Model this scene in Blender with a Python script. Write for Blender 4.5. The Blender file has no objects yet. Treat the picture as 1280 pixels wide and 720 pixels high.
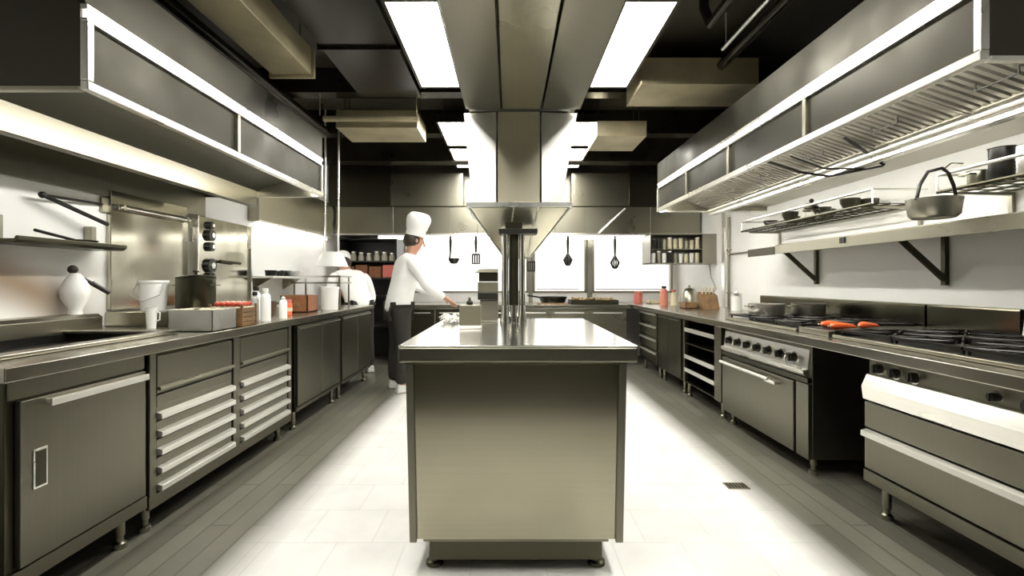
import bpy, bmesh, math, random
from mathutils import Vector, Matrix
random.seed(7)
PI = math.pi
scn = bpy.context.scene
COL = scn.collection
ORG = {}

# ------------------------------------------------------------------ camera
H = 1.142
cam = bpy.data.cameras.new('camera')
cam.sensor_width = 36.0
cam.lens = 600 / 1280 * 36.0
cam.shift_x = 4 / 1280
cam.shift_y = -8 / 1280
cam.clip_start = 0.02
co = bpy.data.objects.new('camera', cam)
co.location = (0, 0, H)
co.rotation_euler = (PI / 2, 0, 0)
COL.objects.link(co)
scn.camera = co
scn.view_settings.view_transform = 'Standard'
scn.view_settings.look = 'None'
scn.view_settings.exposure = 0.95
scn.view_settings.gamma = 1.0
scn.view_settings.use_curve_mapping = False


# ------------------------------------------------------------------ materials
def base_mat(name):
    m = bpy.data.materials.new(name)
    m.use_nodes = True
    nt = m.node_tree
    b = nt.nodes['Principled BSDF']
    return m, nt, b


def plain(name, col, rough=0.5, metal=0.0, noise=0.0, nscale=8.0, coat=0.0, spec=0.5):
    m, nt, b = base_mat(name)
    b.inputs['Roughness'].default_value = rough
    b.inputs['Metallic'].default_value = metal
    b.inputs['Specular IOR Level'].default_value = spec
    b.inputs['Coat Weight'].default_value = coat
    if noise > 0:
        tc = nt.nodes.new('ShaderNodeTexCoord')
        n = nt.nodes.new('ShaderNodeTexNoise')
        n.inputs['Scale'].default_value = nscale
        n.inputs['Detail'].default_value = 5
        r = nt.nodes.new('ShaderNodeValToRGB')
        r.color_ramp.elements[0].position = 0.3
        r.color_ramp.elements[1].position = 0.7
        r.color_ramp.elements[0].color = (*[c * (1 - noise) for c in col], 1)
        r.color_ramp.elements[1].color = (*[min(1, c * (1 + noise)) for c in col], 1)
        nt.links.new(tc.outputs['Object'], n.inputs['Vector'])
        nt.links.new(n.outputs['Fac'], r.inputs['Fac'])
        nt.links.new(r.outputs['Color'], b.inputs['Base Color'])
    else:
        b.inputs['Base Color'].default_value = (*col, 1)
    return m


def steel(name, col=(0.36, 0.342, 0.272), rough=0.3, dirn='z', var=0.1, brush=0.06, smudge=0.0, aniso=0.0):
    """brushed stainless steel; dirn = direction the brushing runs along"""
    m, nt, b = base_mat(name)
    b.inputs['Metallic'].default_value = 1.0
    tc = nt.nodes.new('ShaderNodeTexCoord')
    mp = nt.nodes.new('ShaderNodeMapping')
    s = {'x': (1.0, 160, 160), 'y': (160, 1.0, 160), 'z': (160, 160, 1.0)}[dirn]
    mp.inputs['Scale'].default_value = s
    n = nt.nodes.new('ShaderNodeTexNoise')
    n.inputs['Scale'].default_value = 1.0
    n.inputs['Detail'].default_value = 3
    nt.links.new(tc.outputs['Object'], mp.inputs['Vector'])
    nt.links.new(mp.outputs['Vector'], n.inputs['Vector'])
    n2 = nt.nodes.new('ShaderNodeTexNoise')
    n2.inputs['Scale'].default_value = 2.2
    n2.inputs['Detail'].default_value = 3 if smudge == 0 else 6
    n2.inputs['Roughness'].default_value = 0.5
    nt.links.new(tc.outputs['Object'], n2.inputs['Vector'])
    mr = nt.nodes.new('ShaderNodeMapRange')
    mr.inputs['From Min'].default_value = 0.3
    mr.inputs['From Max'].default_value = 0.7
    mr.inputs['To Min'].default_value = max(0.03, rough - var * .4)
    mr.inputs['To Max'].default_value = rough + var * .4
    nt.links.new(n2.outputs['Fac'], mr.inputs['Value'])
    nt.links.new(mr.outputs['Result'], b.inputs['Roughness'])
    mx = nt.nodes.new('ShaderNodeMix')
    mx.data_type = 'RGBA'
    mx.inputs['A'].default_value = (*[c * max(0.1, 0.93 - smudge) for c in col], 1)
    mx.inputs['B'].default_value = (*[min(1, c * (1.07 + smudge)) for c in col], 1)
    nt.links.new((n2 if smudge > 0 else n).outputs['Fac'], mx.inputs['Factor'])
    nt.links.new(mx.outputs['Result'], b.inputs['Base Color'])
    bp = nt.nodes.new('ShaderNodeBump')
    bp.inputs['Strength'].default_value = brush * .15
    bp.inputs['Distance'].default_value = 0.002
    nt.links.new(n.outputs['Fac'], bp.inputs['Height'])
    nt.links.new(bp.outputs['Normal'], b.inputs['Normal'])
    return m


def emit(name, col, strength):
    m, nt, b = base_mat(name)
    b.inputs['Base Color'].default_value = (0.8, 0.8, 0.78, 1)
    b.inputs['Emission Color'].default_value = (*col, 1)
    b.inputs['Emission Strength'].default_value = strength
    return m


def floor_material():
    m, nt, b = base_mat('floor_tiles')
    tc = nt.nodes.new('ShaderNodeTexCoord')
    sep = nt.nodes.new('ShaderNodeSeparateXYZ')
    nt.links.new(tc.outputs['Object'], sep.inputs[0])

    def brick(scale, c1, c2, mortar, bw, rh, ms, rot=0.0):
        mp = nt.nodes.new('ShaderNodeMapping')
        mp.inputs['Rotation'].default_value = (0, 0, rot)
        br = nt.nodes.new('ShaderNodeTexBrick')
        br.offset = 0.5
        br.inputs['Color1'].default_value = (*c1, 1)
        br.inputs['Color2'].default_value = (*c2, 1)
        br.inputs['Mortar'].default_value = (*mortar, 1)
        br.inputs['Scale'].default_value = scale
        br.inputs['Brick Width'].default_value = bw
        br.inputs['Row Height'].default_value = rh
        br.inputs['Mortar Size'].default_value = ms
        br.inputs['Mortar Smooth'].default_value = 0.3
        nt.links.new(tc.outputs['Object'], mp.inputs['Vector'])
        nt.links.new(mp.outputs['Vector'], br.inputs['Vector'])
        return br
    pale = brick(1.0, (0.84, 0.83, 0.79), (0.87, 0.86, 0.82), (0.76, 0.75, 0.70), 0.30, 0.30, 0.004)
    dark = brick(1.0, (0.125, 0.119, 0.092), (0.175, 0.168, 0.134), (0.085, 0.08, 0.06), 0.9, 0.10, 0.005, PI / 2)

    def step(e0, e1):
        r = nt.nodes.new('ShaderNodeMapRange')
        r.inputs['From Min'].default_value = e0
        r.inputs['From Max'].default_value = e1
        nt.links.new(sep.outputs['X'], r.inputs['Value'])
        return r
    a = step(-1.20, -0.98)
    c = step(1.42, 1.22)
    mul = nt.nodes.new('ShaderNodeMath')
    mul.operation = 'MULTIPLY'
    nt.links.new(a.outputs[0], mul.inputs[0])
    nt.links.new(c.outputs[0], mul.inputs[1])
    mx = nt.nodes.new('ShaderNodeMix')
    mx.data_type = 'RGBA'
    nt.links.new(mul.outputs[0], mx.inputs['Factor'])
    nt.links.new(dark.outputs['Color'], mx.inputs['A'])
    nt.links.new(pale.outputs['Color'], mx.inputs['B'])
    # general grime
    n = nt.nodes.new('ShaderNodeTexNoise')
    n.inputs['Scale'].default_value = 3.0
    n.inputs['Detail'].default_value = 8
    n.inputs['Roughness'].default_value = 0.65
    nt.links.new(tc.outputs['Object'], n.inputs['Vector'])
    rr = nt.nodes.new('ShaderNodeMapRange')
    rr.inputs['From Min'].default_value = 0.3
    rr.inputs['From Max'].default_value = 0.7
    rr.inputs['To Min'].default_value = 0.84
    rr.inputs['To Max'].default_value = 1.0
    nt.links.new(n.outputs['Fac'], rr.inputs['Value'])
    m2 = nt.nodes.new('ShaderNodeMix')
    m2.data_type = 'RGBA'
    m2.blend_type = 'MULTIPLY'
    m2.inputs['Factor'].default_value = 1.0
    nt.links.new(mx.outputs['Result'], m2.inputs['A'])
    nt.links.new(rr.outputs[0], m2.inputs['B'])
    nt.links.new(m2.outputs['Result'], b.inputs['Base Color'])
    b.inputs['Roughness'].default_value = 0.30
    return m


def wall_material(name, col, painted_reflection=False):
    m, nt, b = base_mat(name)
    tc = nt.nodes.new('ShaderNodeTexCoord')
    n = nt.nodes.new('ShaderNodeTexNoise')
    n.inputs['Scale'].default_value = 1.2
    n.inputs['Detail'].default_value = 4
    nt.links.new(tc.outputs['Object'], n.inputs['Vector'])
    r = nt.nodes.new('ShaderNodeValToRGB')
    r.color_ramp.elements[0].position = 0.35
    r.color_ramp.elements[1].position = 0.65
    r.color_ramp.elements[0].color = (*[c * 0.93 for c in col], 1)
    r.color_ramp.elements[1].color = (*col, 1)
    nt.links.new(n.outputs['Fac'], r.inputs['Fac'])
    out = r.outputs['Color']
    if painted_reflection:   # a blurred brown diagonal reflection painted into the wall colour
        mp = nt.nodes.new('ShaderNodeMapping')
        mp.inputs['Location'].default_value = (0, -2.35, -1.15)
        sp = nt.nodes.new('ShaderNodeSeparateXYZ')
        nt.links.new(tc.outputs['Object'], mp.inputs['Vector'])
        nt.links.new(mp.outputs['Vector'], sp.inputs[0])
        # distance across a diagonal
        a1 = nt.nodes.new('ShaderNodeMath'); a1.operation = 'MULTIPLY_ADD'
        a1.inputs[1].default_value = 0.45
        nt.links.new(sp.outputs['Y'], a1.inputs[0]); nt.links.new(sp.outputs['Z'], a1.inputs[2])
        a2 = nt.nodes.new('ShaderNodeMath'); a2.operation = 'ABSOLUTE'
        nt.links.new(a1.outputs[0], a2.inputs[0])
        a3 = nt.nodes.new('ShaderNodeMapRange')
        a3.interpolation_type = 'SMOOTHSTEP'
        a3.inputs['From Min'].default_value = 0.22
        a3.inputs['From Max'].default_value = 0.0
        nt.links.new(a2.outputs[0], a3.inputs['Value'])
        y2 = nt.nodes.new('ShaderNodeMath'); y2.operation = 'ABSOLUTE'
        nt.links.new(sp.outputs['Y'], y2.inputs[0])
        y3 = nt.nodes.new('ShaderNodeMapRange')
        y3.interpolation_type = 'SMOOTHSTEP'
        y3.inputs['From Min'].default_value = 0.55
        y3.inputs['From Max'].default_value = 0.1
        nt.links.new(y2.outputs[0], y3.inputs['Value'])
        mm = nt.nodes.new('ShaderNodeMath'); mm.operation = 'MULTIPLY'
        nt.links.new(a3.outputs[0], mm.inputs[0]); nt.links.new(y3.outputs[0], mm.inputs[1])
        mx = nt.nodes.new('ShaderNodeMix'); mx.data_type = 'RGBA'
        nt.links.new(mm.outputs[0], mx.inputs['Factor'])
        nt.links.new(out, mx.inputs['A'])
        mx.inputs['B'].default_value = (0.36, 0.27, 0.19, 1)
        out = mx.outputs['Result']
    nt.links.new(out, b.inputs['Base Color'])
    b.inputs['Roughness'].default_value = 0.35
    return m


WARM = (1.0, 0.975, 0.91)
M = dict(
    steel=steel('steel_brushed'),
    steel_x=steel('steel_brushed_across', dirn='x', rough=0.22, var=0.05),
    steel_y=steel('steel_brushed_along', dirn='y', rough=0.3),
    front=steel('steel_cabinet_front', (0.195, 0.184, 0.143), 0.36, 'z', 0.06),
    island=steel('steel_island_front', (0.37, 0.345, 0.26), 0.17, 'x', 0.03, 0.02),
    top=steel('steel_polished_top', (0.80, 0.79, 0.74), 0.17, 'y', 0.04, 0.01),
    wtop=steel('steel_worktop', (0.42, 0.40, 0.34), 0.24, 'y', 0.07, 0.02),
    dull=steel('steel_smudged', (0.34, 0.325, 0.27), 0.38, 'y', 0.12, 0.05, 0.12),
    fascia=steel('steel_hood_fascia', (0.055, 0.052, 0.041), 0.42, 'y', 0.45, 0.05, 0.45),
    bright=steel('steel_bright_trim', (0.86, 0.85, 0.80), 0.28, 'y', 0.05),
    splash=steel('steel_splashback', (0.17, 0.16, 0.115), 0.2, 'y', 0.05),
    lip=steel('steel_drawer_lip', (0.90, 0.89, 0.84), 0.42, 'y', 0.05),
    darksteel=steel('steel_dark', (0.085, 0.079, 0.055), 0.34, 'z', 0.08),
    filt=plain('galvanised_filter', (0.30, 0.285, 0.235), 0.35, 0.7),
    chrome=plain('chrome', (0.80, 0.79, 0.74), 0.08, 1.0),
    duct=plain('galvanised_duct', (0.42, 0.37, 0.235), 0.4, 0.35, 0.25, 3.0),
    duct_dark=plain('blackened_duct', (0.028, 0.025, 0.016), 0.25, 0.5, 0.3, 3.0),
    iron=plain('cast_iron', (0.011, 0.010, 0.008), 0.3, 0.2, 0.3, 30),
    mirror=steel('steel_mirror', (0.44, 0.42, 0.34), 0.14, 'z', 0.12),
    satin=steel('steel_satin', (0.62, 0.58, 0.44), 0.5, 'z', 0.05),
    tan=plain('tan_enamel', (0.21, 0.195, 0.135), 0.4, 0.3),
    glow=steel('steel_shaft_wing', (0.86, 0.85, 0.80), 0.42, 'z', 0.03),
    black=plain('black_plastic', (0.02, 0.019, 0.014), 0.35),
    ceil=plain('dark_ceiling', (0.035, 0.031, 0.019), 0.5, 0.0, 0.4, 2.5),
    wall=wall_material('white_wall', (0.90, 0.895, 0.87)),
    wall_refl=wall_material('white_wall_painted_reflection', (0.90, 0.895, 0.87), True),  # white wall with a blurred brown reflection in its colour
    unseen_wall_dark=plain('unseen_dark_wall', (0.030, 0.027, 0.018), 0.5),
    hood_inside=plain('dull_black_steel', (0.035, 0.032, 0.022), 0.45, 0.4),  # near-black dull steel for the inner slope and near end panel
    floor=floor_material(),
    white=plain('white_plastic', (0.85, 0.85, 0.82), 0.4),
    grey=plain('grey_plastic', (0.42, 0.42, 0.40), 0.45),
    cloth=plain('white_cotton', (0.88, 0.88, 0.86), 0.85, 0, 0.03, 12),
    trous=plain('black_cotton', (0.025, 0.023, 0.018), 0.85),
    skin=plain('skin', (0.50, 0.27, 0.19), 0.5),
    hair=plain('dark_hair', (0.03, 0.02, 0.013), 0.6),
    shoe=plain('white_shoe_leather', (0.7, 0.7, 0.67), 0.4),
    red=plain('red_fruit', (0.42, 0.045, 0.02), 0.4),
    redplastic=plain('faded_red_plastic', (0.62, 0.16, 0.12), 0.4),
    orange=plain('orange_pepper', (0.85, 0.14, 0.035), 0.3),
    brown=plain('brown_box', (0.26, 0.105, 0.045), 0.6, 0, 0.2, 20),
    wood=plain('brown_wood', (0.21, 0.12, 0.05), 0.5, 0, 0.3, 14),
    cream=plain('cream_lid', (0.66, 0.60, 0.42), 0.5),
    pink=plain('pink_sauce', (0.62, 0.22, 0.15), 0.4),
    jar=plain('pale_glass', (0.55, 0.52, 0.43), 0.12),
    food=plain('mixed_food', (0.30, 0.22, 0.10), 0.6, 0, 0.7, 60),
    light=emit('ceiling_panel_light', WARM, 19.0),
    strip=emit('hood_strip_light', WARM, 3.0),
    tube=emit('added_hood_tube_light', WARM, 6.5),  # added emissive tubes that brighten the walls under the hoods
    front_tube=emit('hood_front_tube_light', WARM, 36.0),
    pane=emit('backlit_window_pane', (1.0, 0.985, 0.95), 0.68),
)


def check_towel():
    m, nt, b = base_mat('speckled_towel')
    v = nt.nodes.new('ShaderNodeTexVoronoi')
    v.inputs['Scale'].default_value = 60
    tc = nt.nodes.new('ShaderNodeTexCoord')
    nt.links.new(tc.outputs['Object'], v.inputs['Vector'])
    r = nt.nodes.new('ShaderNodeValToRGB')
    r.color_ramp.elements[0].position = 0.25
    r.color_ramp.elements[1].position = 0.45
    r.color_ramp.elements[0].color = (0.2, 0.18, 0.12, 1)
    r.color_ramp.elements[1].color = (0.8, 0.78, 0.7, 1)
    nt.links.new(v.outputs['Distance'], r.inputs['Fac'])
    nt.links.new(r.outputs['Color'], b.inputs['Base Color'])
    b.inputs['Roughness'].default_value = 0.9
    return m


M['towel'] = check_towel()


# ------------------------------------------------------------------ mesh builder
class MB:
    def __init__(s):
        s.bm = bmesh.new()

    def box(s, x0, x1, y0, y1, z0, z1):
        if x0 > x1: x0, x1 = x1, x0
        if y0 > y1: y0, y1 = y1, y0
        if z0 > z1: z0, z1 = z1, z0
        v = [s.bm.verts.new(p) for p in [(x0, y0, z0), (x1, y0, z0), (x1, y1, z0), (x0, y1, z0),
                                         (x0, y0, z1), (x1, y0, z1), (x1, y1, z1), (x0, y1, z1)]]
        for f in [(3, 2, 1, 0), (4, 5, 6, 7), (0, 1, 5, 4), (1, 2, 6, 5), (2, 3, 7, 6), (3, 0, 4, 7)]:
            s.bm.faces.new([v[i] for i in f])
        return s

    def hexa(s, bot, top):
        """8 corner solid: four bottom points and four top points, counterclockwise from above"""
        v = [s.bm.verts.new(p) for p in list(bot) + list(top)]
        for f in [(3, 2, 1, 0), (4, 5, 6, 7), (0, 1, 5, 4), (1, 2, 6, 5), (2, 3, 7, 6), (3, 0, 4, 7)]:
            s.bm.faces.new([v[i] for i in f])
        return s

    def prism(s, prof, a0, a1, axis='y'):
        """extrude a 2D outline; axis y: outline in (x,z); axis x: (y,z); axis z: (x,y)"""
        def P(u, w, a):
            return {'y': (u, a, w), 'x': (a, u, w), 'z': (u, w, a)}[axis]
        A = [s.bm.verts.new(P(u, w, a0)) for u, w in prof]
        B = [s.bm.verts.new(P(u, w, a1)) for u, w in prof]
        n = len(prof)
        s.bm.faces.new(A)
        s.bm.faces.new(B[::-1])
        for i in range(n):
            j = (i + 1) % n
            s.bm.faces.new([A[j], A[i], B[i], B[j]])
        return s

    def tube(s, pts, r, seg=10, cap=True):
        pts = [Vector(p) for p in pts]
        rings = []
        up = None
        for i, p in enumerate(pts):
            if i == 0: d = pts[1] - pts[0]
            elif i == len(pts) - 1: d = pts[-1] - pts[-2]
            else: d = (pts[i + 1] - pts[i]).normalized() + (pts[i] - pts[i - 1]).normalized()
            d.normalize()
            if up is None:
                up = Vector((0, 0, 1)) if abs(d.z) < 0.9 else Vector((1, 0, 0))
            a = d.cross(up)
            if a.length < 1e-4:
                a = d.cross(Vector((0, 1, 0)))
            a.normalize()
            b = a.cross(d).normalized()
            up = b
            rr = r[i] if isinstance(r, (list, tuple)) else r
            rings.append([s.bm.verts.new(p + a * math.cos(2 * PI * k / seg) * rr + b * math.sin(2 * PI * k / seg) * rr)
                          for k in range(seg)])
        for A, B in zip(rings, rings[1:]):
            for k in range(seg):
                s.bm.faces.new([A[k], A[(k + 1) % seg], B[(k + 1) % seg], B[k]])
        if cap:
            s.bm.faces.new(rings[0][::-1])
            s.bm.faces.new(rings[-1])
        return s

    def lathe(s, prof, c=(0, 0, 0), seg=24, mat=None):
        """prof: list of (r, z) turned about a vertical axis through c; mat optional Matrix applied first"""
        rings = []
        T = Matrix.Translation(Vector(c)) @ (mat if mat else Matrix.Identity(4))
        for r, z in prof:
            if r < 1e-5:
                rings.append([s.bm.verts.new(T @ Vector((0, 0, z)))])
            else:
                rings.append([s.bm.verts.new(T @ Vector((r * math.cos(2 * PI * k / seg), r * math.sin(2 * PI * k / seg), z)))
                              for k in range(seg)])
        for A, B in zip(rings, rings[1:]):
            if len(A) == 1 and len(B) == 1: continue
            for k in range(seg):
                k2 = (k + 1) % seg
                if len(A) == 1: s.bm.faces.new([A[0], B[k2], B[k]])
                elif len(B) == 1: s.bm.faces.new([A[k], A[k2], B[0]])
                else: s.bm.faces.new([A[k], A[k2], B[k2], B[k]])
        if len(rings[0]) > 1: s.bm.faces.new(rings[0][::-1])
        if len(rings[-1]) > 1: s.bm.faces.new(rings[-1])
        return s

    def ball(s, c, r, sc=(1, 1, 1), seg=14):
        n = max(6, seg // 2)
        prof = [(r * math.sin(PI * i / n), -r * math.cos(PI * i / n)) for i in range(n + 1)]
        prof[0] = (0, -r); prof[-1] = (0, r)
        return s.lathe(prof, c, seg, Matrix.Diagonal((*sc, 1)))

    def build(s, name, mat, parent=None, bevel=0.0, smooth=False, seg=2):
        me = bpy.data.meshes.new(name)
        bmesh.ops.recalc_face_normals(s.bm, faces=s.bm.faces[:])
        org = Vector((0, 0, 0))
        if parent is not None:
            org = ORG.get(parent.name, Vector((0, 0, 0)))
            for v in s.bm.verts: v.co -= org
        s.bm.to_mesh(me)
        s.bm.free()
        me.materials.append(mat)
        o = bpy.data.objects.new(name, me)
        COL.objects.link(o)
        if parent is not None:
            o.parent = parent
        ORG[o.name] = org
        if smooth:
            for p in me.polygons: p.use_smooth = True
            md = o.modifiers.new('smooth_edges', 'EDGE_SPLIT')
            md.split_angle = math.radians(40)
        if bevel > 0:
            md = o.modifiers.new('bevel', 'BEVEL')
            md.width = bevel
            md.segments = seg
            md.limit_method = 'ANGLE'
            md.angle_limit = math.radians(35)
        return o


def box(*a):
    return MB().box(*a)


def thing(name, label, cat, loc, group=None):
    o = bpy.data.objects.new(name, None)
    o.empty_display_size = 0.05
    COL.objects.link(o)
    o.location = loc
    o['label'] = label
    o['category'] = cat
    if group: o['group'] = group
    ORG[o.name] = Vector(loc)
    return o


def tag(o, label, cat, group=None, kind=None):
    """a top-level mesh built in world coordinates becomes a thing with its origin at its base"""
    me = o.data
    xs = [v.co.x for v in me.vertices]; ys = [v.co.y for v in me.vertices]; zs = [v.co.z for v in me.vertices]
    c = Vector(((min(xs) + max(xs)) / 2, (min(ys) + max(ys)) / 2, min(zs)))
    for v in me.vertices: v.co -= c
    o.location = c
    ORG[o.name] = c
    o['label'] = label
    o['category'] = cat
    if group: o['group'] = group
    if kind: o['kind'] = kind
    return o


def struct(name, mb, mat, bevel=0.0):
    o = mb.build(name, mat, None, bevel)
    o['kind'] = 'structure'
    return o


def copy_tree(o, parent=None):
    c = o.copy()
    COL.objects.link(c)
    c.parent = parent
    for ch in list(o.children): copy_tree(ch, c)
    return c


def dup(o, loc, label, group=None, rotz=None, scale=None):
    c = copy_tree(o)
    c.location = loc
    if rotz is not None: c.rotation_euler = (0, 0, rotz)
    if scale: c.scale = scale
    c['label'] = label
    if group: c['group'] = group
    return c


# ------------------------------------------------------------------ the room
WL, WR, WB, WF, CH = -2.45, 2.60, 7.40, -0.40, 2.95
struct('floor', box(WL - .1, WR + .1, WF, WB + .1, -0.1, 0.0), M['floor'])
struct('ceiling', box(WL - .1, WR + .1, WF, WB + .1, CH, CH + .1), M['ceil'])
struct('wall_left', box(WL - .1, WL, WF, WB, 0, CH), M['wall_refl'])
struct('wall_right', box(WR, WR + .1, WF, WB, 0, CH), M['wall'])
struct('unseen_wall_front', box(WL - .1, WR + .1, WF - .1, WF, 0, CH), M['unseen_wall_dark'])  # unseen wall, set close and dark so the steel reflects a dark room
# back wall with three window openings
wins = [(-1.62, 0.30), (0.37, 1.20), (1.28, 2.52)]
wz0, wz1 = 0.97, 1.86
mb = MB()
mb.box(WL - .1, WR + .1, WB, WB + .12, 0, wz0)
mb.box(WL - .1, WR + .1, WB, WB + .12, wz1, CH)
ed = [WL - .1] + [e for w in wins for e in w] + [WR + .1]
for i in range(0, len(ed), 2):
    mb.box(ed[i], ed[i + 1], WB, WB + .12, wz0, wz1)
struct('wall_back', mb, M['wall'])
for i, (a, b_) in enumerate(wins):
    w = thing('window_%d' % (i + 1), '', '', ((a + b_) / 2, WB + .06, wz0))
    del w['label'], w['category']
    w['kind'] = 'structure'
    fr = MB()
    fr.box(a, a + .035, WB - .02, WB + .06, wz0, wz1)
    fr.box(b_ - .035, b_, WB - .02, WB + .06, wz0, wz1)
    fr.box(a, b_, WB - .02, WB + .06, wz1 - .03, wz1)
    fr.box(a, b_, WB - .02, WB + .06, wz0, wz0 + .03)
    if i != 0:
        fr.box(a + .06, b_ - .12, WB - .01, WB + .05, wz0 + .045, wz0 + .06)
    fr.build('window_frame', M['dull'], w, .004)
    box(a + .02, b_ - .02, WB + .065, WB + .075, wz0 + .02, wz1 - .02).build('window_pane', M['pane'], w)
# steel corner trims and dark mullion covers
struct('trim_1', box(0.305, 0.365, WB - .05, WB - .001, 0.83, 1.87), M['dull'], .004)
struct('trim_2', box(1.205, 1.275, WB - .07, WB - .001, 0.83, 1.87), M['dull'], .004)
struct('trim_3', box(WR - .03, WR - .001, 5.72, 5.80, 0.84, 2.9), M['bright'], .004)
struct('trim_4', MB().box(WL, WR, WB - .7, WB - .002, 2.16, CH - .001), M['dull'])   # boxed soffit above the back hood
# dark structural beams across the ceiling
n = 5
for y, z0, h in [(0.9, 2.76, .12), (2.15, 2.76, .12), (4.05, 2.74, .14), (5.05, 2.70, .16), (5.9, 2.62, .2)]:
    struct('trim_%d' % n, box(WL, WR, y, y + h, z0, CH - .001), M['duct_dark'], .004)
    n += 1

# ------------------------------------------------------------------ ducts and pipes overhead
def duct(name, label, cat, x0, x1, y0, y1, z0, z1, mat, flanges):
    t = thing(name, label, cat, ((x0 + x1) / 2, (y0 + y1) / 2, z0))
    box(x0, x1, y0, y1, z0, z1).build('duct_body', mat, t, .004)
    for y in flanges:
        f = MB()
        f.box(x0 - .02, x1 + .02, y, y + .025, z0 - .02, z0)
        f.box(x0 - .02, x0, y, y + .025, z0, z1)
        f.box(x1, x1 + .02, y, y + .025, z0, z1)
        f.build('flange', mat, t, .002)
    m2 = MB()
    for y in (y0 + .15, y1 - .15):
        for x in (x0 + .03, x1 - .03):
            m2.tube([(x, y, z1), (x, y, CH)], .004, 6)
    m2.build('hanger_rods', M['darksteel'], t)
    return t


duct('air_duct', 'tan metal air duct running lengthwise above the left extractor hood', 'duct',
     -1.60, -1.335, 0.7, 3.29, 2.54, 2.72, M['duct'], (1.5, 2.3, 3.24))
duct('air_duct', 'short tan duct crossing the ceiling space above the right aisle', 'duct',
     0.98, 1.85, 3.55, 4.0, 2.60, 2.80, M['duct'], ())
duct('air_duct', 'blackened glossy duct left of the ceiling lights', 'duct',
     -1.22, -0.72, 1.2, 3.95, 2.66, 2.74, M['duct_dark'], (2.0, 3.1))
duct('air_duct', 'wide dark duct above the right extractor hood', 'duct',
     1.55, 2.4, 0.8, 4.0, 2.45, 2.70, M['duct_dark'], (1.6, 2.5, 3.4)) if False else None
duct('air_duct', 'small tan duct stub near the far end of the left aisle ceiling', 'duct',
     -1.55, -0.82, 4.3, 4.75, 2.52, 2.68, M['duct'], ())
duct('air_duct', 'small tan duct stub right of the central ventilation shaft', 'duct',
     0.80, 1.25, 4.35, 4.85, 2.46, 2.60, M['duct'], ())
for (pts, r, mat, lab) in [
    ([(1.36, 1.5, 2.62), (1.36, 3.05, 2.62)], .012, 'bright', 'thin bright conduit over the right aisle ceiling'),
    ([(1.22, 0.8, 2.70), (1.22, 2.9, 2.70), (1.22, 3.0, 2.85), (1.22, 3.0, CH)], .03, 'duct_dark', 'dark bent pipe left of the bright conduit'),
    ([(1.55, 0.8, 2.72), (1.55, 3.5, 2.72)], .035, 'duct_dark', 'dark straight pipe nearest the right hood'),
    ([(-0.78, 4.15, 2.55), (-1.6, 4.15, 2.55)], .025, 'duct', 'pipe crossing in front of the left tan duct stub'),
    ([(-1.9, 0.7, 2.70), (-1.9, 5.0, 2.70)], .04, 'duct_dark', 'dark pipe running above the left extractor hood')]:
    mb = MB().tube(pts, r, 12)
    ys = pts[0], pts[-1]
    for p in ys:
        mb.tube([(p[0], p[1] * .96 + .08, p[2]), (p[0], p[1] * .96 + .08, CH)], .005, 6)
    tag(mb.build('ceiling_pipe', M[mat], None, 0, True), lab, 'pipe')


# ------------------------------------------------------------------ ceiling panel lights
def ceiling_light(x0, x1, y0, y1, label):
    z = 2.642
    t = thing('ceiling_light', label, 'ceiling light', ((x0 + x1) / 2, (y0 + y1) / 2, z), 'ceiling light panels')
    f = MB()
    f.box(x0 - .02, x1 + .02, y0 - .02, y0, z - .004, z + .07)
    f.box(x0 - .02, x1 + .02, y1, y1 + .02, z - .004, z + .07)
    f.box(x0 - .02, x0, y0, y1, z - .004, z + .07)
    f.box(x1, x1 + .02, y0, y1, z - .004, z + .07)
    f.box(x0, x1, y0, y1, z + .05, z + .07)
    f.build('housing', M['darksteel'], t)
    box(x0, x1, y0, y1, z, z + .02).build('diffuser', M['light'], t)
    r = MB()
    for x in (x0 + .03, x1 - .03):
        for y in (y0 + .1, y1 - .1):
            r.tube([(x, y, z + .07), (x, y, CH)], .004, 6)
    r.build('hanger_rods', M['darksteel'], t)


for k, (y0, y1) in enumerate([(2.57, 3.69), (4.52, 5.28), (5.42, 6.3)]):
    w = ['nearest', 'middle', 'farthest'][k]
    ceiling_light(-.664, -.385, y0, y1, w + ' glowing ceiling panel left of the central shaft')
    ceiling_light(.63, .90, y0, y1, w + ' glowing ceiling panel right of the central shaft')
ceiling_light(-.664, -.385, .5, 1.62, 'added glowing ceiling panel left of the shaft, unseen above the viewer')  # pair added out of view to light the near floor and shaft wings
ceiling_light(.63, .90, .5, 1.62, 'added glowing ceiling panel right of the shaft, unseen above the viewer')

# ------------------------------------------------------------------ central ventilation shaft over the island
t = thing('ventilation_shaft', 'stainless steel ventilation shaft hanging over the island, three long panels underneath', 'ventilation shaft', (0.09, 1.7, 1.63))
for (a, b_, m_) in [(-.27, -.052, 'front'), (-.040, .199, 'steel_y'), (.211, .445, 'front')]:
    box(a, b_, 0.3, 2.99, 2.215, 2.27).build('under_panel', M[m_], t, .003)
box(-.262, .437, 0.3, 3.6, 2.272, 2.50).build('duct_body', M['darksteel'], t)
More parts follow.
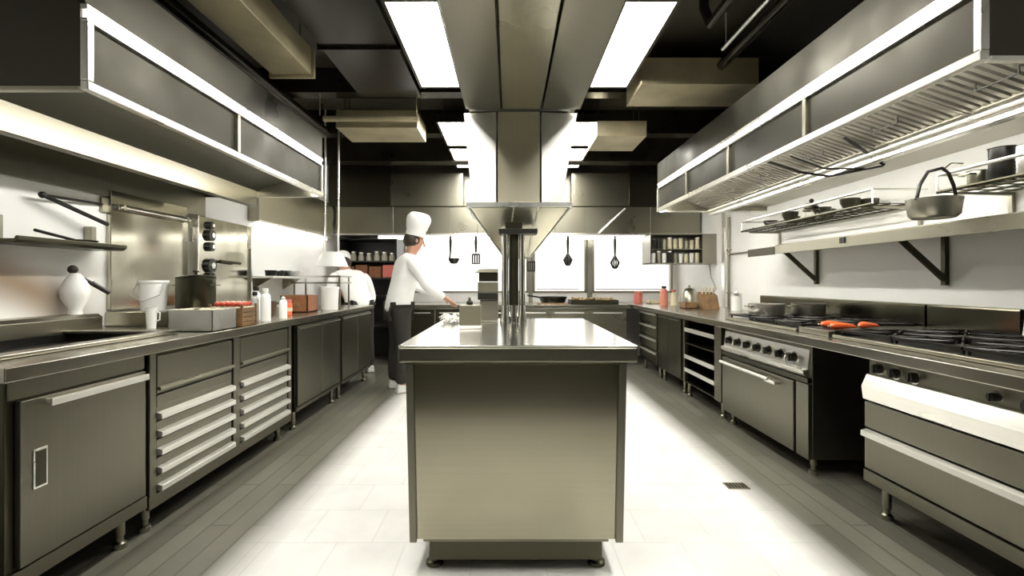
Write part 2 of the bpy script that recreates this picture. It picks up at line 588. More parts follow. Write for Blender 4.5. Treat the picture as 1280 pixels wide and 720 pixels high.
# dropped box: centre panel and two flaring wings
box(-.070, .195, 3.0, 3.5, 1.63, 2.205).build('front_panel', M['satin'], t, .003)
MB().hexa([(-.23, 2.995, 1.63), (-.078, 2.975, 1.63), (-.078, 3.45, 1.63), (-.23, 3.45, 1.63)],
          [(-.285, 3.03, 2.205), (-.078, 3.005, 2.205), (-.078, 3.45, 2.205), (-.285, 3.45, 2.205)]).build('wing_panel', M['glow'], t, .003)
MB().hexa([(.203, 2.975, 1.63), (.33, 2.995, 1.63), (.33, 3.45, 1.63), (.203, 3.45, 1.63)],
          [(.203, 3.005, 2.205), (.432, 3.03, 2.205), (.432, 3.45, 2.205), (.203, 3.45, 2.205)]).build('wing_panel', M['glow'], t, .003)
box(-.25, .37, 3.02, 3.45, 2.207, 2.213).build('shadow_gap', M['darksteel'], t)
m2 = MB()
for x in (-.2, .38):
    for y in (.6, 1.8, 3.3):
        m2.tube([(x, y, 2.5), (x, y, CH)], .008, 6)
m2.build('hanger_rods', M['darksteel'], t)
# funnel below
def funnel_ring(z, x0, x1, y0, y1):
    return [(x0, y0, z), (x1, y0, z), (x1, y1, z), (x0, y1, z)]
MB().hexa(funnel_ring(1.30, -.03, .14, 3.10, 3.35), funnel_ring(1.60, -.245, .375, 2.96, 3.50)).build('funnel', M['steel'], t, .003)
box(-.262, .392, 2.94, 3.52, 1.60, 1.63).build('flange', M['bright'], t, .003)
# ribs on funnel edges
m2 = MB()
for (a, b_) in [((-.03, 3.10, 1.30), (-.245, 2.96, 1.60)), ((.14, 3.10, 1.30), (.375, 2.96, 1.60)), ((-.01, 3.095, 1.305), (.03, 2.955, 1.60)), ((.12, 3.095, 1.305), (.18, 2.955, 1.60))]:
    m2.tube([a, b_], .006, 8)
m2.build('funnel_seams', M['bright'], t)

# chrome column from the island to the funnel
t = thing('chrome_column', 'cluster of upright chrome tubes standing on the island top under the steel funnel', 'column', (.03, 2.88, .9))
for x, y, r in [(-.022, 2.87, .020), (.030, 2.90, .030), (.080, 2.87, .018)]:
    MB().lathe([(r, .9), (r, 1.425)], (x, y, 0), 20).build('tube', M['chrome'] if x != .030 else M['darksteel'], t, 0, True)
    MB().lathe([(r + .012, .9), (r + .012, .915), (r + .004, .945), (r + .002, 1.0), (r + .0002, 1.0)], (x, y, 0), 20).build('collar', M['chrome'], t, 0, True)
MB().box(-.06, .17, 2.83, 2.945, 1.425, 1.455).build('top_bracket', M['black'], t, .004)
MB().box(-.02, .08, 2.86, 2.945, 1.455, 1.50).build('mount_block', M['darksteel'], t, .004)

# ------------------------------------------------------------------ extractor hoods
def hood(side, y0, y1, splits, label, filters):
    """side -1 left, +1 right; face at |x| 1.5"""
    s = side
    W = 2.45 if s < 0 else 2.60
    zb = 1.142 + (.680 if s < 0 else .70)
    zt = 2.33
    X = 1.5
    t = thing('extractor_hood', label, 'extractor hood', (s * 2.0, (y0 + y1) / 2, zb))

    def bx(xa, xb, *r): return box(s * xa, s * xb, *r)
    zs0, zs1 = 2.080, 2.108           # strip light height
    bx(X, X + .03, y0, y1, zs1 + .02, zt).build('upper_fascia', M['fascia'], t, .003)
    m2 = MB()
    m2.box(s * (X - .006), s * (X + .02), y0, y1, zs1, zs1 + .02)
    m2.box(s * (X - .006), s * (X + .02), y0, y1, zs0 - .012, zs0)
    m2.build('strip_channel', M['bright'], t, .002)
    bx(X + .002, X + .02, y0 + .01, y1 - .01, zs0, zs1).build('strip_light', M['strip'], t)
    # framed lower fascia
    bx(X - .010, X + .02, y0, y1, zb, zb + .035).build('bottom_rail', M['bright'], t, .004)
    es = [y0] + splits + [y1]
    for i, y in enumerate(es):
        w = .028
        a = y if i == 0 else (y - w if i == len(es) - 1 else y - w / 2)
        bx(X - .008, X + .02, a, a + w, zb + .035, zs0 - .012).build('stile', M['bright'] if i in (0, len(es) - 1) else M['steel'], t, .003)
    for a, b_ in zip(es, es[1:]):
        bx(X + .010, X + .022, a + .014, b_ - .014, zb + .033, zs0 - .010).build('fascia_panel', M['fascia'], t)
    # ends: an L shaped sheet each
    zi = zb - .0
    for y, nm in ((y0, 'end_panel'), (y1 - .012, 'end_panel')):
        m2 = MB()
        m2.prism([(s * (X + .018), zb + .012), (s * (W - .002), zb + .012), (s * (W - .002), zt - .001), (s * (X + .018), zt - .001)], y, y + .012)
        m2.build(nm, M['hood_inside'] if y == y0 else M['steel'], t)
        m3 = MB().box(s * (X + .018), s * (W - .002), y - .006, y + .018, zb - .004, zb + .012)
        m3.build('end_rim', M['bright'] if s > 0 else M['steel'], t, .002)
    bx(X + .03, W - .002, y0 + .012, y1 - .012, zt - .02, zt).build('top_panel', M['darksteel'], t)
    # inner slope with baffle filters
    xa, za = X + .06, zb + .20
    xb, zb2 = 2.02, zb + .045
    if filters:
        nf = 6
        L = (y1 - y0 - .06) / nf
        for k in range(nf):
            ya = y0 + .03 + k * L
            m2 = MB()
            def sl(u, d): # point along slope u 0..1, offset d down
                return (s * (xa + (xb - xa) * u), za + (zb2 - za) * u - d)
            for (u0, u1) in ((0, .05), (.95, 1)):
                p = [sl(u0, 0), sl(u1, 0), sl(u1, .022), sl(u0, .022)]
                m2.prism(p, ya + .004, ya + L - .004)
            for yy in (ya + .004, ya + L - .02):
                m2.prism([sl(.05, 0), sl(.95, 0), sl(.95, .022), sl(.05, .022)], yy, yy + .016)
            ns = 12
            for j in range(ns):
                yy = ya + .022 + (L - .044) * (j + .15) / ns
                m2.prism([sl(.05, .002), sl(.95, .002), sl(.95, .018), sl(.05, .018)], yy, yy + (L - .044) / ns * .55)
            m2.prism([sl(.0, -.012), sl(1, -.012), sl(1, -.002), sl(0, -.002)], ya + .004, ya + L - .004)
            f = m2.build('baffle_filter', M['filt'], t)
            g = MB()
            c0 = sl(.62, .02)
            g.tube([(c0[0], ya + L * .35, c0[1]), (c0[0], ya + L * .35, c0[1] - .03), (c0[0], ya + L * .65, c0[1] - .03), (c0[0], ya + L * .65, c0[1])], .004, 6)
            g.build('filter_handle', M['black'], f)
    else:
        MB().prism([(s * xa, za), (s * xb, zb2), (s * xb, zb2 + .02), (s * xa, za + .02)], y0 + .014, y1 - .014).build('inner_panel', M['hood_inside'], t)
    bx(X + .022, X + .06, y0 + .014, y1 - .014, za - .004, za + .016).build('inner_ledge', M['steel'], t)
    # trough, added wall-brightening tube and flat closing panel towards the wall
    bx(2.02, 2.075, y0 + .014, y1 - .014, zb - (.08 if s < 0 else .035), zb + .05).build('grease_trough', M['bright' if s > 0 else 'front'], t, .004)
    bx(2.075, W - .003, y0 + .014, y1 - .014, zb + .05, zb + .07).build('closing_panel', M['steel'], t)
    if filters:
        MB().tube([(s * 2.11, y0 + .08, zb + .022), (s * 2.11, y1 - .08, zb + .022)], .019, 12).build('added_tube_light', M['tube'], t, 0, True)
    MB().tube([(s * 1.585, y0 + .06, zb + .072), (s * 1.585, y1 - .06, zb + .072)], .015, 12).build('front_tube_light', M['front_tube'], t, 0, True)
    if filters:
        MB().tube([(s * 2.0, y0 + .05, zb + .005), (s * 2.0, y1 - .05, zb + .005)], .016, 12).build('drip_tube', M['bright'], t, 0, True)
        for yy in (y0 + .05, y1 - .08):
            box(s * 2.085, s * 2.135, yy, yy + .03, zb, zb + .05).build('added_tube_holder', M['white'], t, .003)
    else:
        bx(W - .022, W - .003, y0 + .014, y1 - .014, zb - .165, zb + .05).build('wall_flashing', M['front'], t, .003)
    return t


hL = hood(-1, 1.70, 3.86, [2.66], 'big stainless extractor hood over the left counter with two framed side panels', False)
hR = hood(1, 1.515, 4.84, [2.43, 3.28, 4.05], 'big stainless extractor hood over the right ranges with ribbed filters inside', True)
# bent black pipes under the right hood
MB().tube([(1.62, 3.02, 1.90), (1.84, 3.02, 1.83), (2.0, 3.0, 1.80), (2.12, 2.72, 1.80)], .008, 8).tube([(2.11, 2.70, 1.80), (1.83, 2.62, 1.93)], .009, 8).tube([(1.70, 2.9, 1.90), (1.90, 2.9, 1.825), (2.08, 2.8, 1.80)], .006, 8).build('gas_pipe', M['iron'], hR, 0, True)

# second low hood along the left wall and hood across the back
t = thing('extractor_hood', 'low steel hood against the left wall, beyond the big hood', 'extractor hood', (-2.39, 5.45, 1.70))
MB().prism([(-2.34, 1.72), (-2.34, 2.16), (-2.448, 2.16), (-2.448, 1.71), (-2.35, 1.71)], 4.5, 6.40).build('canopy', M['steel_y'], t, .003)
box(-2.35, -2.33, 4.5, 6.40, 1.705, 1.725).build('bottom_rail', M['bright'], t, .002)
MB().tube([(-2.40, 4.65, 1.695), (-2.40, 6.3, 1.695)], .014, 10).build('added_tube_light', M['tube'], t, 0, True)

t = thing('extractor_hood', 'long steel hood across the back of the kitchen, made of flat panels', 'extractor hood', (0, 6.9, 1.77))
xs = [-2.33, -1.55, -.78, -.42, .62, 1.02, 1.9, 2.58]
for a, b_ in zip(xs, xs[1:]):
    box(a + .006, b_ - .006, 6.45, 6.47, 1.79, 2.145).build('front_panel', M['steel'], t, .003)
box(-2.33, 2.58, 6.472, 7.38, 1.80, 2.14).build('canopy', M['steel_y'], t)
box(-2.33, 2.58, 6.435, 6.475, 1.765, 1.79).build('bottom_rail', M['bright'], t, .003)
box(-2.33, 2.58, 6.435, 6.475, 2.145, 2.158).build('top_rail', M['darksteel'], t, .003)
MB().tube([(-1.9, 7.0, 1.775), (2.3, 7.0, 1.775)], .014, 10).build('added_tube_light', M['tube'], t, 0, True)
MB().tube([(1.21, 6.42, 1.79), (1.55, 6.40, 2.12)], .013, 8).build('pull_rod', M['bright'], t, 0, True)
# upper cladding at the far end
for x0, x1, z1, mat, lab in [(-2.43, -1.60, 2.93, 'darksteel', 'dark steel cladding panel above the back hood at far left'),
                             (-1.59, -.62, 2.61, 'steel', 'bright brushed cladding panel above the back hood left of the shaft'),
                             (.85, 1.62, 2.61, 'steel', 'brushed cladding panel above the back hood right of the shaft'),
                             (1.63, 2.25, 2.93, 'darksteel', 'dark steel cladding panel above the back hood near the right hood')]:
    tag(box(x0, x1, 6.50, 6.53, 2.162, z1 if z1 < 2.7 else 2.94).build('cladding_panel', M[mat], None, .003), lab, 'wall panel')


# ------------------------------------------------------------------ shared bits
def foot(x, y, zt, t, r=.019):
    MB().lathe([(r, zt), (r, .055), (r * .75, .05), (r * .75, .03), (r * 1.35, .022), (r * 1.45, .0)][::-1], (x, y, 0), 14).build('foot', M['steel'], t, 0, True)


def feet(t, x0, x1, y0, y1, zt):
    for x in (x0, x1):
        for y in (y0, y1): foot(x, y, zt, t)


# ------------------------------------------------------------------ left row
LX = -1.62
HB = .82
GL = 'left row of steel units'
# cabinet with door
t = thing('storage_cabinet', 'steel cabinet with one flat door at the near end of the left row', 'cabinet', (-2.0, 1.85, 0))
MB().box(-2.42, LX - .004, 1.545, 2.135, .15, HB).build('body', M['darksteel'], t, .003)
box(LX - .004, LX + .012, 1.545, 2.135, .135, .19).build('bottom_rail', M['front'], t, .003)
box(LX - .003, LX + .004, 1.55, 2.13, .755, HB - .002).build('top_rail', M['front'], t, .002)
d = box(LX - .003, LX + .018, 1.575, 2.12, .197, .748).build('door', M['front'], t, .004)
h = MB().box(LX + .018, LX + .040, 1.66, 2.11, .722, .735)
h.box(LX + .034, LX + .042, 1.66, 2.11, .712, .737)
h.build('door_handle', M['lip'], d, .002)
h = MB()
h.box(LX + .018, LX + .022, 1.615, 1.665, .44, .575)
h.build('recessed_pull', M['bright'], d, .002)
box(LX + .0215, LX + .0235, 1.622, 1.658, .448, .567).build('pull_recess', M['darksteel'], d)
feet(t, -1.67, -2.36, 1.62, 2.06, .15)

# drawer unit
t = thing('drawer_unit', 'steel unit of two stacks of slim drawers with bright lips in the left row', 'drawer unit', (-2.0, 2.84, 0))
MB().box(-2.42, LX - .004, 2.145, 3.545, .13, HB).build('body', M['darksteel'], t, .003)
box(LX - .004, LX + .014, 2.145, 3.545, .115, .175).build('bottom_rail', M['front'], t, .003)
for ya, yb in ((2.145, 2.185), (2.80, 2.865), (3.50, 3.545)):
    box(LX - .003, LX + .016, ya, yb, .175, HB - .002).build('post', M['front'], t, .003)
for ya, yb in ((2.195, 2.79), (2.875, 3.49)):
    d = box(LX - .003, LX + .012, ya, yb, .63, .80).build('drawer', M['front'], t, .003)
    box(LX + .012, LX + .03, ya, yb, .645, .66).build('drawer_lip', M['steel_y'], d, .002)
    d = box(LX - .003, LX + .010, ya, yb, .565, .62).build('drawer', M['front'], t, .003)
    for z in (.528, .447, .364, .28, .20):
        d = box(LX - .003, LX + .008, ya, yb, z - .018, z + .052).build('drawer', M['front'], t, .002)
        MB().prism([(LX + .008, z + .016), (LX + .036, z + .008), (LX + .036, z - .016), (LX + .008, z - .016)], ya, yb).build('drawer_lip', M['lip'], d, .002)
feet(t, -1.67, -2.36, 2.20, 3.46, .13)

# plain door cabinets
for k, (ya, yb, lab) in enumerate([(3.64, 4.58, 'steel cabinet with two tall plain doors beside the slim drawers'),
                                   (4.62, 5.58, 'plain steel cabinet at the far end of the left row')]):
    t = thing('base_cabinet', lab, 'cabinet', (-2.0, (ya + yb) / 2, 0))
    box(-2.42, LX - .004, ya, yb, .15, HB).build('body', M['darksteel'], t, .003)
    box(LX - .003, LX + .010, ya, yb, .15, .18).build('bottom_rail', M['front'], t, .002)
    mid = (ya + yb) / 2
    for a, b_ in ((ya + .012, mid - .004), (mid + .004, yb - .012)):
        d = box(LX - .003, LX + .016, a, b_, .19, .80).build('door', M['front'], t, .003)
        box(LX + .016, LX + .028, a + .01, b_ - .01, .772, .785).build('door_handle', M['steel'], d, .002)
    feet(t, -1.67, -2.36, ya + .07, yb - .07, .15)

# worktop with an opening for the braising pan
mb = MB()
mb.box(-1.76, -1.575, 1.50, 5.6, HB + .002, .87)
mb.box(-2.445, -1.76, 2.50, 5.6, HB + .002, .87)
mb.box(-2.445, -1.76, 1.50, 1.53, HB + .002, .87)
mb.box(-2.445, -2.30, 1.53, 2.50, HB + .002, .87)
tag(mb.build('worktop', M['wtop'], None, .003), 'long stainless worktop running over the left row of units', 'worktop')

t = thing('braising_pan', 'wide sunken cooking pan with a dark inside set into the left worktop', 'cooking pan', (-2.03, 2.0, .825))
mb = MB()
mb.box(-2.298, -1.762, 1.532, 2.498, .824, .832)
mb.box(-2.298, -2.290, 1.532, 2.498, .832, .872)
mb.box(-1.770, -1.762, 1.532, 2.498, .832, .872)
mb.box(-2.290, -1.770, 1.532, 1.540, .832, .872)
mb.box(-2.290, -1.770, 2.490, 2.498, .832, .872)
mb.build('basin', M['iron'], t)
mb = MB()
mb.box(-1.80, -1.74, 1.505, 2.53, .872, .889)
mb.box(-2.30, -1.80, 2.47, 2.53, .872, .889)
mb.box(-2.30, -1.80, 1.505, 1.545, .872, .889)
mb.build('rim', M['wtop'], t, .004)
mb = MB()
mb.prism([(-2.30, .872), (-2.30, .945), (-2.325, .962), (-2.443, .962), (-2.443, .872)], 1.505, 2.72)
mb.build('rear_ledge', M['steel_y'], t, .003)

# steel riser that carries the bucket and stock pot
tag(box(-2.44, -1.87, 2.90, 3.62, .872, .958).build('riser', M['steel_x'], None, .004), 'low steel plinth at the back of the left worktop under bucket and pot', 'plinth')

# items on it
t = thing('bucket', 'white plastic bucket on the low plinth left of the dark pot', 'bucket', (-2.235, 3.02, .96))
MB().lathe([(0, .96), (.066, .96), (.078, 1.13), (.083, 1.135), (.083, 1.15), (.074, 1.15), (.064, .98), (0, .975)], (-2.235, 3.02, 0), 28).build('tub', M['white'], t, 0, True)
MB().tube([(-2.235 + .083 * math.cos(a), 3.02 - .01, 1.14 - .10 * math.sin(a)) for a in [PI * i / 12 for i in range(13)]] if False else
          [(-2.318, 3.0, 1.14), (-2.325, 2.95, 1.06), (-2.235, 2.932, 1.02), (-2.145, 2.95, 1.06), (-2.152, 3.0, 1.14)], .0035, 6).build('bail_handle', M['grey'], t, 0, True)

t = thing('stock_pot', 'tall dark stock pot on the low plinth beside the white bucket', 'pot', (-2.02, 3.10, .96))
MB().lathe([(0, .96), (.105, .96), (.112, .97), (.112, 1.165), (.117, 1.17), (.105, 1.172), (.103, .975), (0, .97)], (-2.02, 3.10, 0), 28).build('pot_body', M['darksteel'], t, 0, True)
for sx in (-1, 1):
    MB().tube([(-2.02 + sx * .112, 3.07, 1.12), (-2.02 + sx * .14, 3.075, 1.12), (-2.02 + sx * .14, 3.125, 1.12), (-2.02 + sx * .112, 3.13, 1.12)], .005, 8).build('handle', M['steel'], t, 0, True)
MB().lathe([(.112, 1.1725), (.10, 1.18), (.03, 1.187), (0, 1.188)], (-2.02, 3.10, 0), 28).build('lid', M['darksteel'], t, 0, True)
MB().lathe([(0, 1.187), (.008, 1.188), (.008, 1.2), (.018, 1.205), (.018, 1.212), (0, 1.214)], (-2.02, 3.10, 0), 14).build('lid_knob', M['black'], t, 0, True)

t = thing('steel_container', 'shallow rectangular steel food container beside the sunken pan on the left worktop', 'container', (-1.72, 2.68, .87))
mb = MB()
x0, x1, y0, y1, z0, z1 = -1.84, -1.60, 2.59, 2.82, .871, .985
mb.box(x0, x1, y0, y1, z0, z0 + .005)
mb.box(x0, x0 + .004, y0, y1, z0, z1); mb.box(x1 - .004, x1, y0, y1, z0, z1)
mb.box(x0, x1, y0, y0 + .004, z0, z1); mb.box(x0, x1, y1 - .004, y1, z0, z1)
mb.build('tray_body', M['bright'], t)
mb = MB()
for a in ((x0 - .012, x1 + .012, y0 - .012, y0 + .003), (x0 - .012, x1 + .012, y1 - .003, y1 + .012), (x0 - .012, x0 + .003, y0, y1), (x1 - .003, x1 + .012, y0, y1)):
    mb.box(*a, z1, z1 + .005)
mb.build('tray_rim', M['bright'], t, .001)
o = MB()
for i in range(14):
    o.ball((x0 + .03 + random.random() * .18, y0 + .03 + random.random() * .17, z1 - .006), .02, (1.1, .9, .6), 8)
o.build('rice_filling', M['cream'], t, 0, True)['kind'] = 'stuff'

t = thing('food_crate', 'brown crate filled with red tomatoes on the left worktop', 'crate', (-1.70, 2.95, .87))
x0, x1, y0, y1, z0, z1 = -1.795, -1.60, 2.88, 3.04, .871, .985
mb = MB()
mb.box(x0, x1, y0, y1, z0, z0 + .008)
for k in range(4):
    za = z0 + .002 + k * .028
    mb.box(x0, x1, y0, y0 + .006, za, za + .024); mb.box(x0, x1, y1 - .006, y1, za, za + .024)
    mb.box(x0, x0 + .006, y0, y1, za, za + .024); mb.box(x1 - .006, x1, y0, y1, za, za + .024)
for x in (x0 - .004, x1 - .008):
    for y in (y0 - .004, y1 - .008): mb.box(x, x + .012, y, y + .012, z0, z1 + .02)
mb.build('slatted_box', M['wood'], t, .001)
first = None
k = 0
for i in range(5):
    for j in range(4):
        x, y = x0 + .028 + i * .0345, y0 + .026 + j * .036
        if first is None:
            first = MB().ball((x, y, .995), .0165, (1, 1, .86), 14).build('tomato', M['red'], None, 0, True)
            tag(first, 'red tomato in the brown crate', 'tomato', 'tomatoes in the crate')
            MB().lathe([(0, .0), (.006, .001), (.002, .004), (0, .006)], (x, y, 1.008), 8).build('stem', M['cream'], first)
            first.location = (x, y, .990)
        else:
            dup(first, (x, y, .990), 'red tomato in the brown crate', 'tomatoes in the crate')
box(x0 + .006, x1 - .006, y0 + .006, y1 - .006, .982, .990).build('liner', M['cream'], t)

def bottle(x, y, z, r, h, mat, capmat, label, nozzle=False):
    t = thing('bottle', label, 'bottle', (x, y, z))
    MB().lathe([(0, z), (r, z), (r, z + h * .72), (r * .85, z + h * .8), (r * .5, z + h * .84), (r * .5, z + h * .88), (0, z + h * .88)], (x, y, 0), 20).build('bottle_body', mat, t, 0, True)
    if nozzle:
        MB().lathe([(r * .6, z + h * .88), (r * .6, z + h * .92), (r * .15, z + h), (0, z + h)], (x, y, 0), 16).build('nozzle', capmat, t, 0, True)
    else:
        MB().lathe([(r * .62, z + h * .88), (r * .62, z + h), (0, z + h)], (x, y, 0), 16).build('cap', capmat, t, 0, True)
    return t

Z = .871
bottle(-1.745, 3.30, Z, .026, .20, M['grey'], M['black'], 'grey bottle with black cap right behind the tomato crate')
bottle(-1.672, 3.30, Z, .033, .225, M['white'], M['white'], 'tallest white bottle on the left worktop')
bottle(-1.655, 3.52, Z, .028, .165, M['white'], M['grey'], 'small white squeeze bottle with grey nozzle on the left worktop', True)
bottle(-1.80, 3.42, Z, .03, .235, M['white'], M['black'], 'white bottle with black cap behind the grey bottle')
t = thing('spice_jar', 'small jar of orange and red spices on the left worktop', 'jar', (-1.80, 3.9, Z))
MB().lathe([(0, Z), (.036, Z), (.038, Z + .09), (.03, Z + .10), (0, Z + .10)], (-1.80, 3.9, 0), 20).build('jar_body', M['orange'], t, 0, True)
MB().lathe([(.033, Z + .10), (.033, Z + .125), (0, Z + .126)], (-1.80, 3.9, 0), 20).build('jar_lid', M['redplastic'], t, 0, True)
MB().lathe([(0.0383, Z + .03), (.0388, Z + .03), (.0392, Z + .06), (.0383, Z + .06)], (-1.80, 3.9, 0), 20).build('paper_label', M['cream'], t, 0, True)
t = thing('wooden_box', 'brown wooden box on the left worktop below the lamp shade', 'box', (-1.86, 4.3, Z))
mb = MB()
mb.box(-2.0, -1.76, 4.2, 4.42, Z, Z + .012)
for a in ((-2.0, -1.76, 4.2, 4.212), (-2.0, -1.76, 4.408, 4.42), (-2.0, -1.988, 4.2, 4.42), (-1.772, -1.76, 4.2, 4.42)):
    mb.box(*a, Z, Z + .15)
mb.build('box_body', M['brown'], t, .002)
box(-1.93, -1.83, 4.194, 4.20, Z + .05, Z + .08).build('handle', M['wood'], t, .002)
t = thing('food_tub', 'white lidded tub at the far end of the left worktop', 'tub', (-1.74, 4.66, Z))
MB().lathe([(0, Z), (.078, Z), (.086, Z + .20), (0, Z + .20)], (-1.74, 4.66, 0), 24).build('tub_body', M['white'], t, 0, True)
MB().lathe([(.091, Z + .20), (.091, Z + .218), (.08, Z + .222), (0, Z + .223)], (-1.74, 4.66, 0), 24).build('tub_lid', M['white'], t, 0, True)
t = thing('saucepan', 'grey saucepan behind the white bottles on the left worktop', 'saucepan', (-1.98, 3.88, Z))
MB().lathe([(0, Z), (.09, Z), (.096, Z + .11), (.092, Z + .11), (.086, Z + .01), (0, Z + .01)], (-1.98, 3.88, 0), 26).build('pan_body', M['steel'], t, 0, True)
MB().tube([(-1.90, 3.92, Z + .09), (-1.84, 4.02, Z + .11)], .008, 8).build('handle', M['black'], t, 0, True)
t = thing('measuring_cup', 'narrow white cup standing between the sunken pan and the plinth', 'cup', (-2.07, 2.78, Z))
MB().lathe([(0, Z), (.022, Z), (.030, Z + .125), (.033, Z + .128), (.028, Z + .128), (.02, Z + .01), (0, Z + .008)], (-2.07, 2.78, 0), 20).build('cup_body', M['white'], t, 0, True)
MB().tube([(-2.042, 2.78, Z + .10), (-2.02, 2.78, Z + .09), (-2.022, 2.78, Z + .05), (-2.046, 2.78, Z + .04)], .004, 6).build('handle', M['white'], t, 0, True)

# white jug with dark knob on the rear ledge
jx, jy, jz = -2.375, 2.63, .963
t = thing('white_jug', 'bulging white jug with a dark ball knob and dark slanting lever, on the pan ledge', 'jug', (jx, jy, jz))
MB().lathe([(0, jz), (.032, jz), (.03, jz + .03), (.062, jz + .085), (.068, jz + .13), (.05, jz + .18), (.022, jz + .225), (0, jz + .226)], (jx, jy, 0), 24).build('jug_body', M['white'], t, 0, True)
MB().ball((jx - .005, jy - .01, jz + .245), .024).build('knob', M['hair'], t, 0, True)
MB().tube([(jx + .01, jy, jz + .215), (jx + .03, jy + .07, jz + .17)], .010, 8).build('lever', M['iron'], t, 0, True)
MB().tube([(jx + .03, jy + .07, jz + .17), (jx + .05, jy + .16, jz + .115)], .014, 8).build('lever_grip', M['iron'], t, 0, True)

# wall shelf on the left wall
t = thing('wall_shelf', 'short dark shelf on two posts fixed to the left wall', 'shelf', (-2.35, 2.5, 1.33))
MB().prism([(-2.445, 1.322), (-2.27, 1.322), (-2.25, 1.335), (-2.25, 1.355), (-2.262, 1.355), (-2.27, 1.342), (-2.445, 1.342)], 2.20, 2.83).build('shelf_board', M['darksteel'], t, .003)
for y in (2.245, 2.76):
    box(-2.447, -2.40, y, y + .035, 1.342, 1.46).build('post', M['steel'], t, .004)
# folding arm
t = thing('folding_arm', 'folded black metal arm fixed to the left wall above the short shelf', 'wall arm', (-2.40, 2.9, 1.5))
mb = MB()
mb.tube([(-2.44, 2.90, 1.605), (-2.38, 2.45, 1.585)], .008, 8)
mb.tube([(-2.38, 2.45, 1.585), (-2.34, 2.80, 1.475)], .012, 8)
mb.build('arm', M['iron'], t, 0, True)
MB().ball((-2.38, 2.45, 1.585), .018).build('joint', M['iron'], t, 0, True)
box(-2.448, -2.43, 2.87, 2.93, 1.56, 1.65).build('wall_plate', M['steel'], t, .003)
t = thing('frying_pan', 'dark frying pan with long handle lying on the short left wall shelf', 'frying pan', (-2.36, 2.62, 1.345))
MB().lathe([(0, 1.344), (.055, 1.344), (.072, 1.37), (.069, 1.371), (.052, 1.35), (0, 1.349)], (-2.365, 2.66, 0), 24).build('pan_body', M['darksteel'], t, 0, True)
MB().tube([(-2.345, 2.595, 1.365), (-2.32, 2.35, 1.395)], .008, 8).build('handle', M['iron'], t, 0, True)

# steel wall panel and upright cabinet
t = thing('wall_panel', 'tall stainless panel on the left wall between short shelf and upright steel cabinet', 'wall panel', (-2.43, 3.2, .97))
box(-2.448, -2.42, 2.92, 3.62, .97, 1.70).build('sheet', M['mirror'], t, .003)
MB().tube([(-2.40, 2.95, 1.60), (-2.40, 3.60, 1.60)], .020, 10).build('rail', M['chrome'], t, 0, True)
mb = MB()
for y in (2.97, 3.56): mb.box(-2.422, -2.38, y, y + .02, 1.585, 1.615)
mb.build('rail_brackets', M['steel'], t)
t = thing('control_panel', 'tall stainless wall panel with a column of dark dials, left of the dark pots shelf', 'control panel', (-2.41, 4.05, .96))
box(-2.445, -2.39, 3.66, 4.44, .872, 1.65).build('sheet', M['mirror'], t, .004)
box(-2.445, -2.36, 3.645, 3.66, .872, 1.65).build('edge_strip', M['bright'], t, .002)
box(-2.39, -2.37, 4.42, 4.44, .872, 1.65).build('edge_strip', M['bright'], t, .002)
for z, r in ((1.59, .03), (1.51, .045), (1.42, .036), (1.27, .055), (1.17, .045)):
    MB().tube([(-2.39, 3.83, z), (-2.362, 3.83, z)], r, 18).build('dial', M['iron'], t, 0, True)
    MB().tube([(-2.362, 3.83, z), (-2.352, 3.83, z)], r * .45, 14).build('dial_cap', M['bright'], t, 0, True)
MB().tube([(-2.36, 3.92, 1.31), (-2.35, 4.2, 1.30)], .012, 8).tube([(-2.391, 3.94, 1.31), (-2.358, 3.94, 1.31)], .007, 8).tube([(-2.391, 4.18, 1.30), (-2.353, 4.18, 1.30)], .007, 8).build('handle', M['darksteel'], t, 0, True)

# shelf with dark cups beyond
t = thing('wall_shelf', 'white wall shelf carrying dark pots beyond the upright cabinet', 'shelf', (-2.3, 4.95, 1.17))
box(-2.447, -2.18, 4.45, 5.35, 1.175, 1.195).build('shelf_board', M['white'], t, .003)
for y in (4.55, 5.2):
    MB().prism([(-2.447, 1.06), (-2.447, 1.175), (-2.25, 1.175)], y, y + .015).build('bracket', M['steel'], t)
pot0 = None
for k, (y, sc, lab) in enumerate([(4.56, 1, 'nearest dark pot on the white wall shelf'), (4.72, .9, 'second dark pot on the white wall shelf'), (4.88, 1.05, 'third dark pot on the white wall shelf'), (5.08, .85, 'farthest dark pot on the white wall shelf')]):
    if pot0 is None:
        pot0 = thing('small_pot', lab, 'pot', (-2.26, y, 1.196), 'dark pots on the white wall shelf')
        MB().lathe([(0, 1.196), (.048, 1.196), (.055, 1.25), (.05, 1.25), (.044, 1.205), (0, 1.203)], (-2.26, y, 0), 20).build('pot_body', M['iron'], pot0, 0, True)
        MB().tube([(-2.21, y, 1.235), (-2.14, y - .02, 1.245)], .006, 8).build('handle', M['iron'], pot0, 0, True)
    else:
        dup(pot0, (-2.26, y, 1.196), lab, None, .3 * k, (sc, sc, sc))

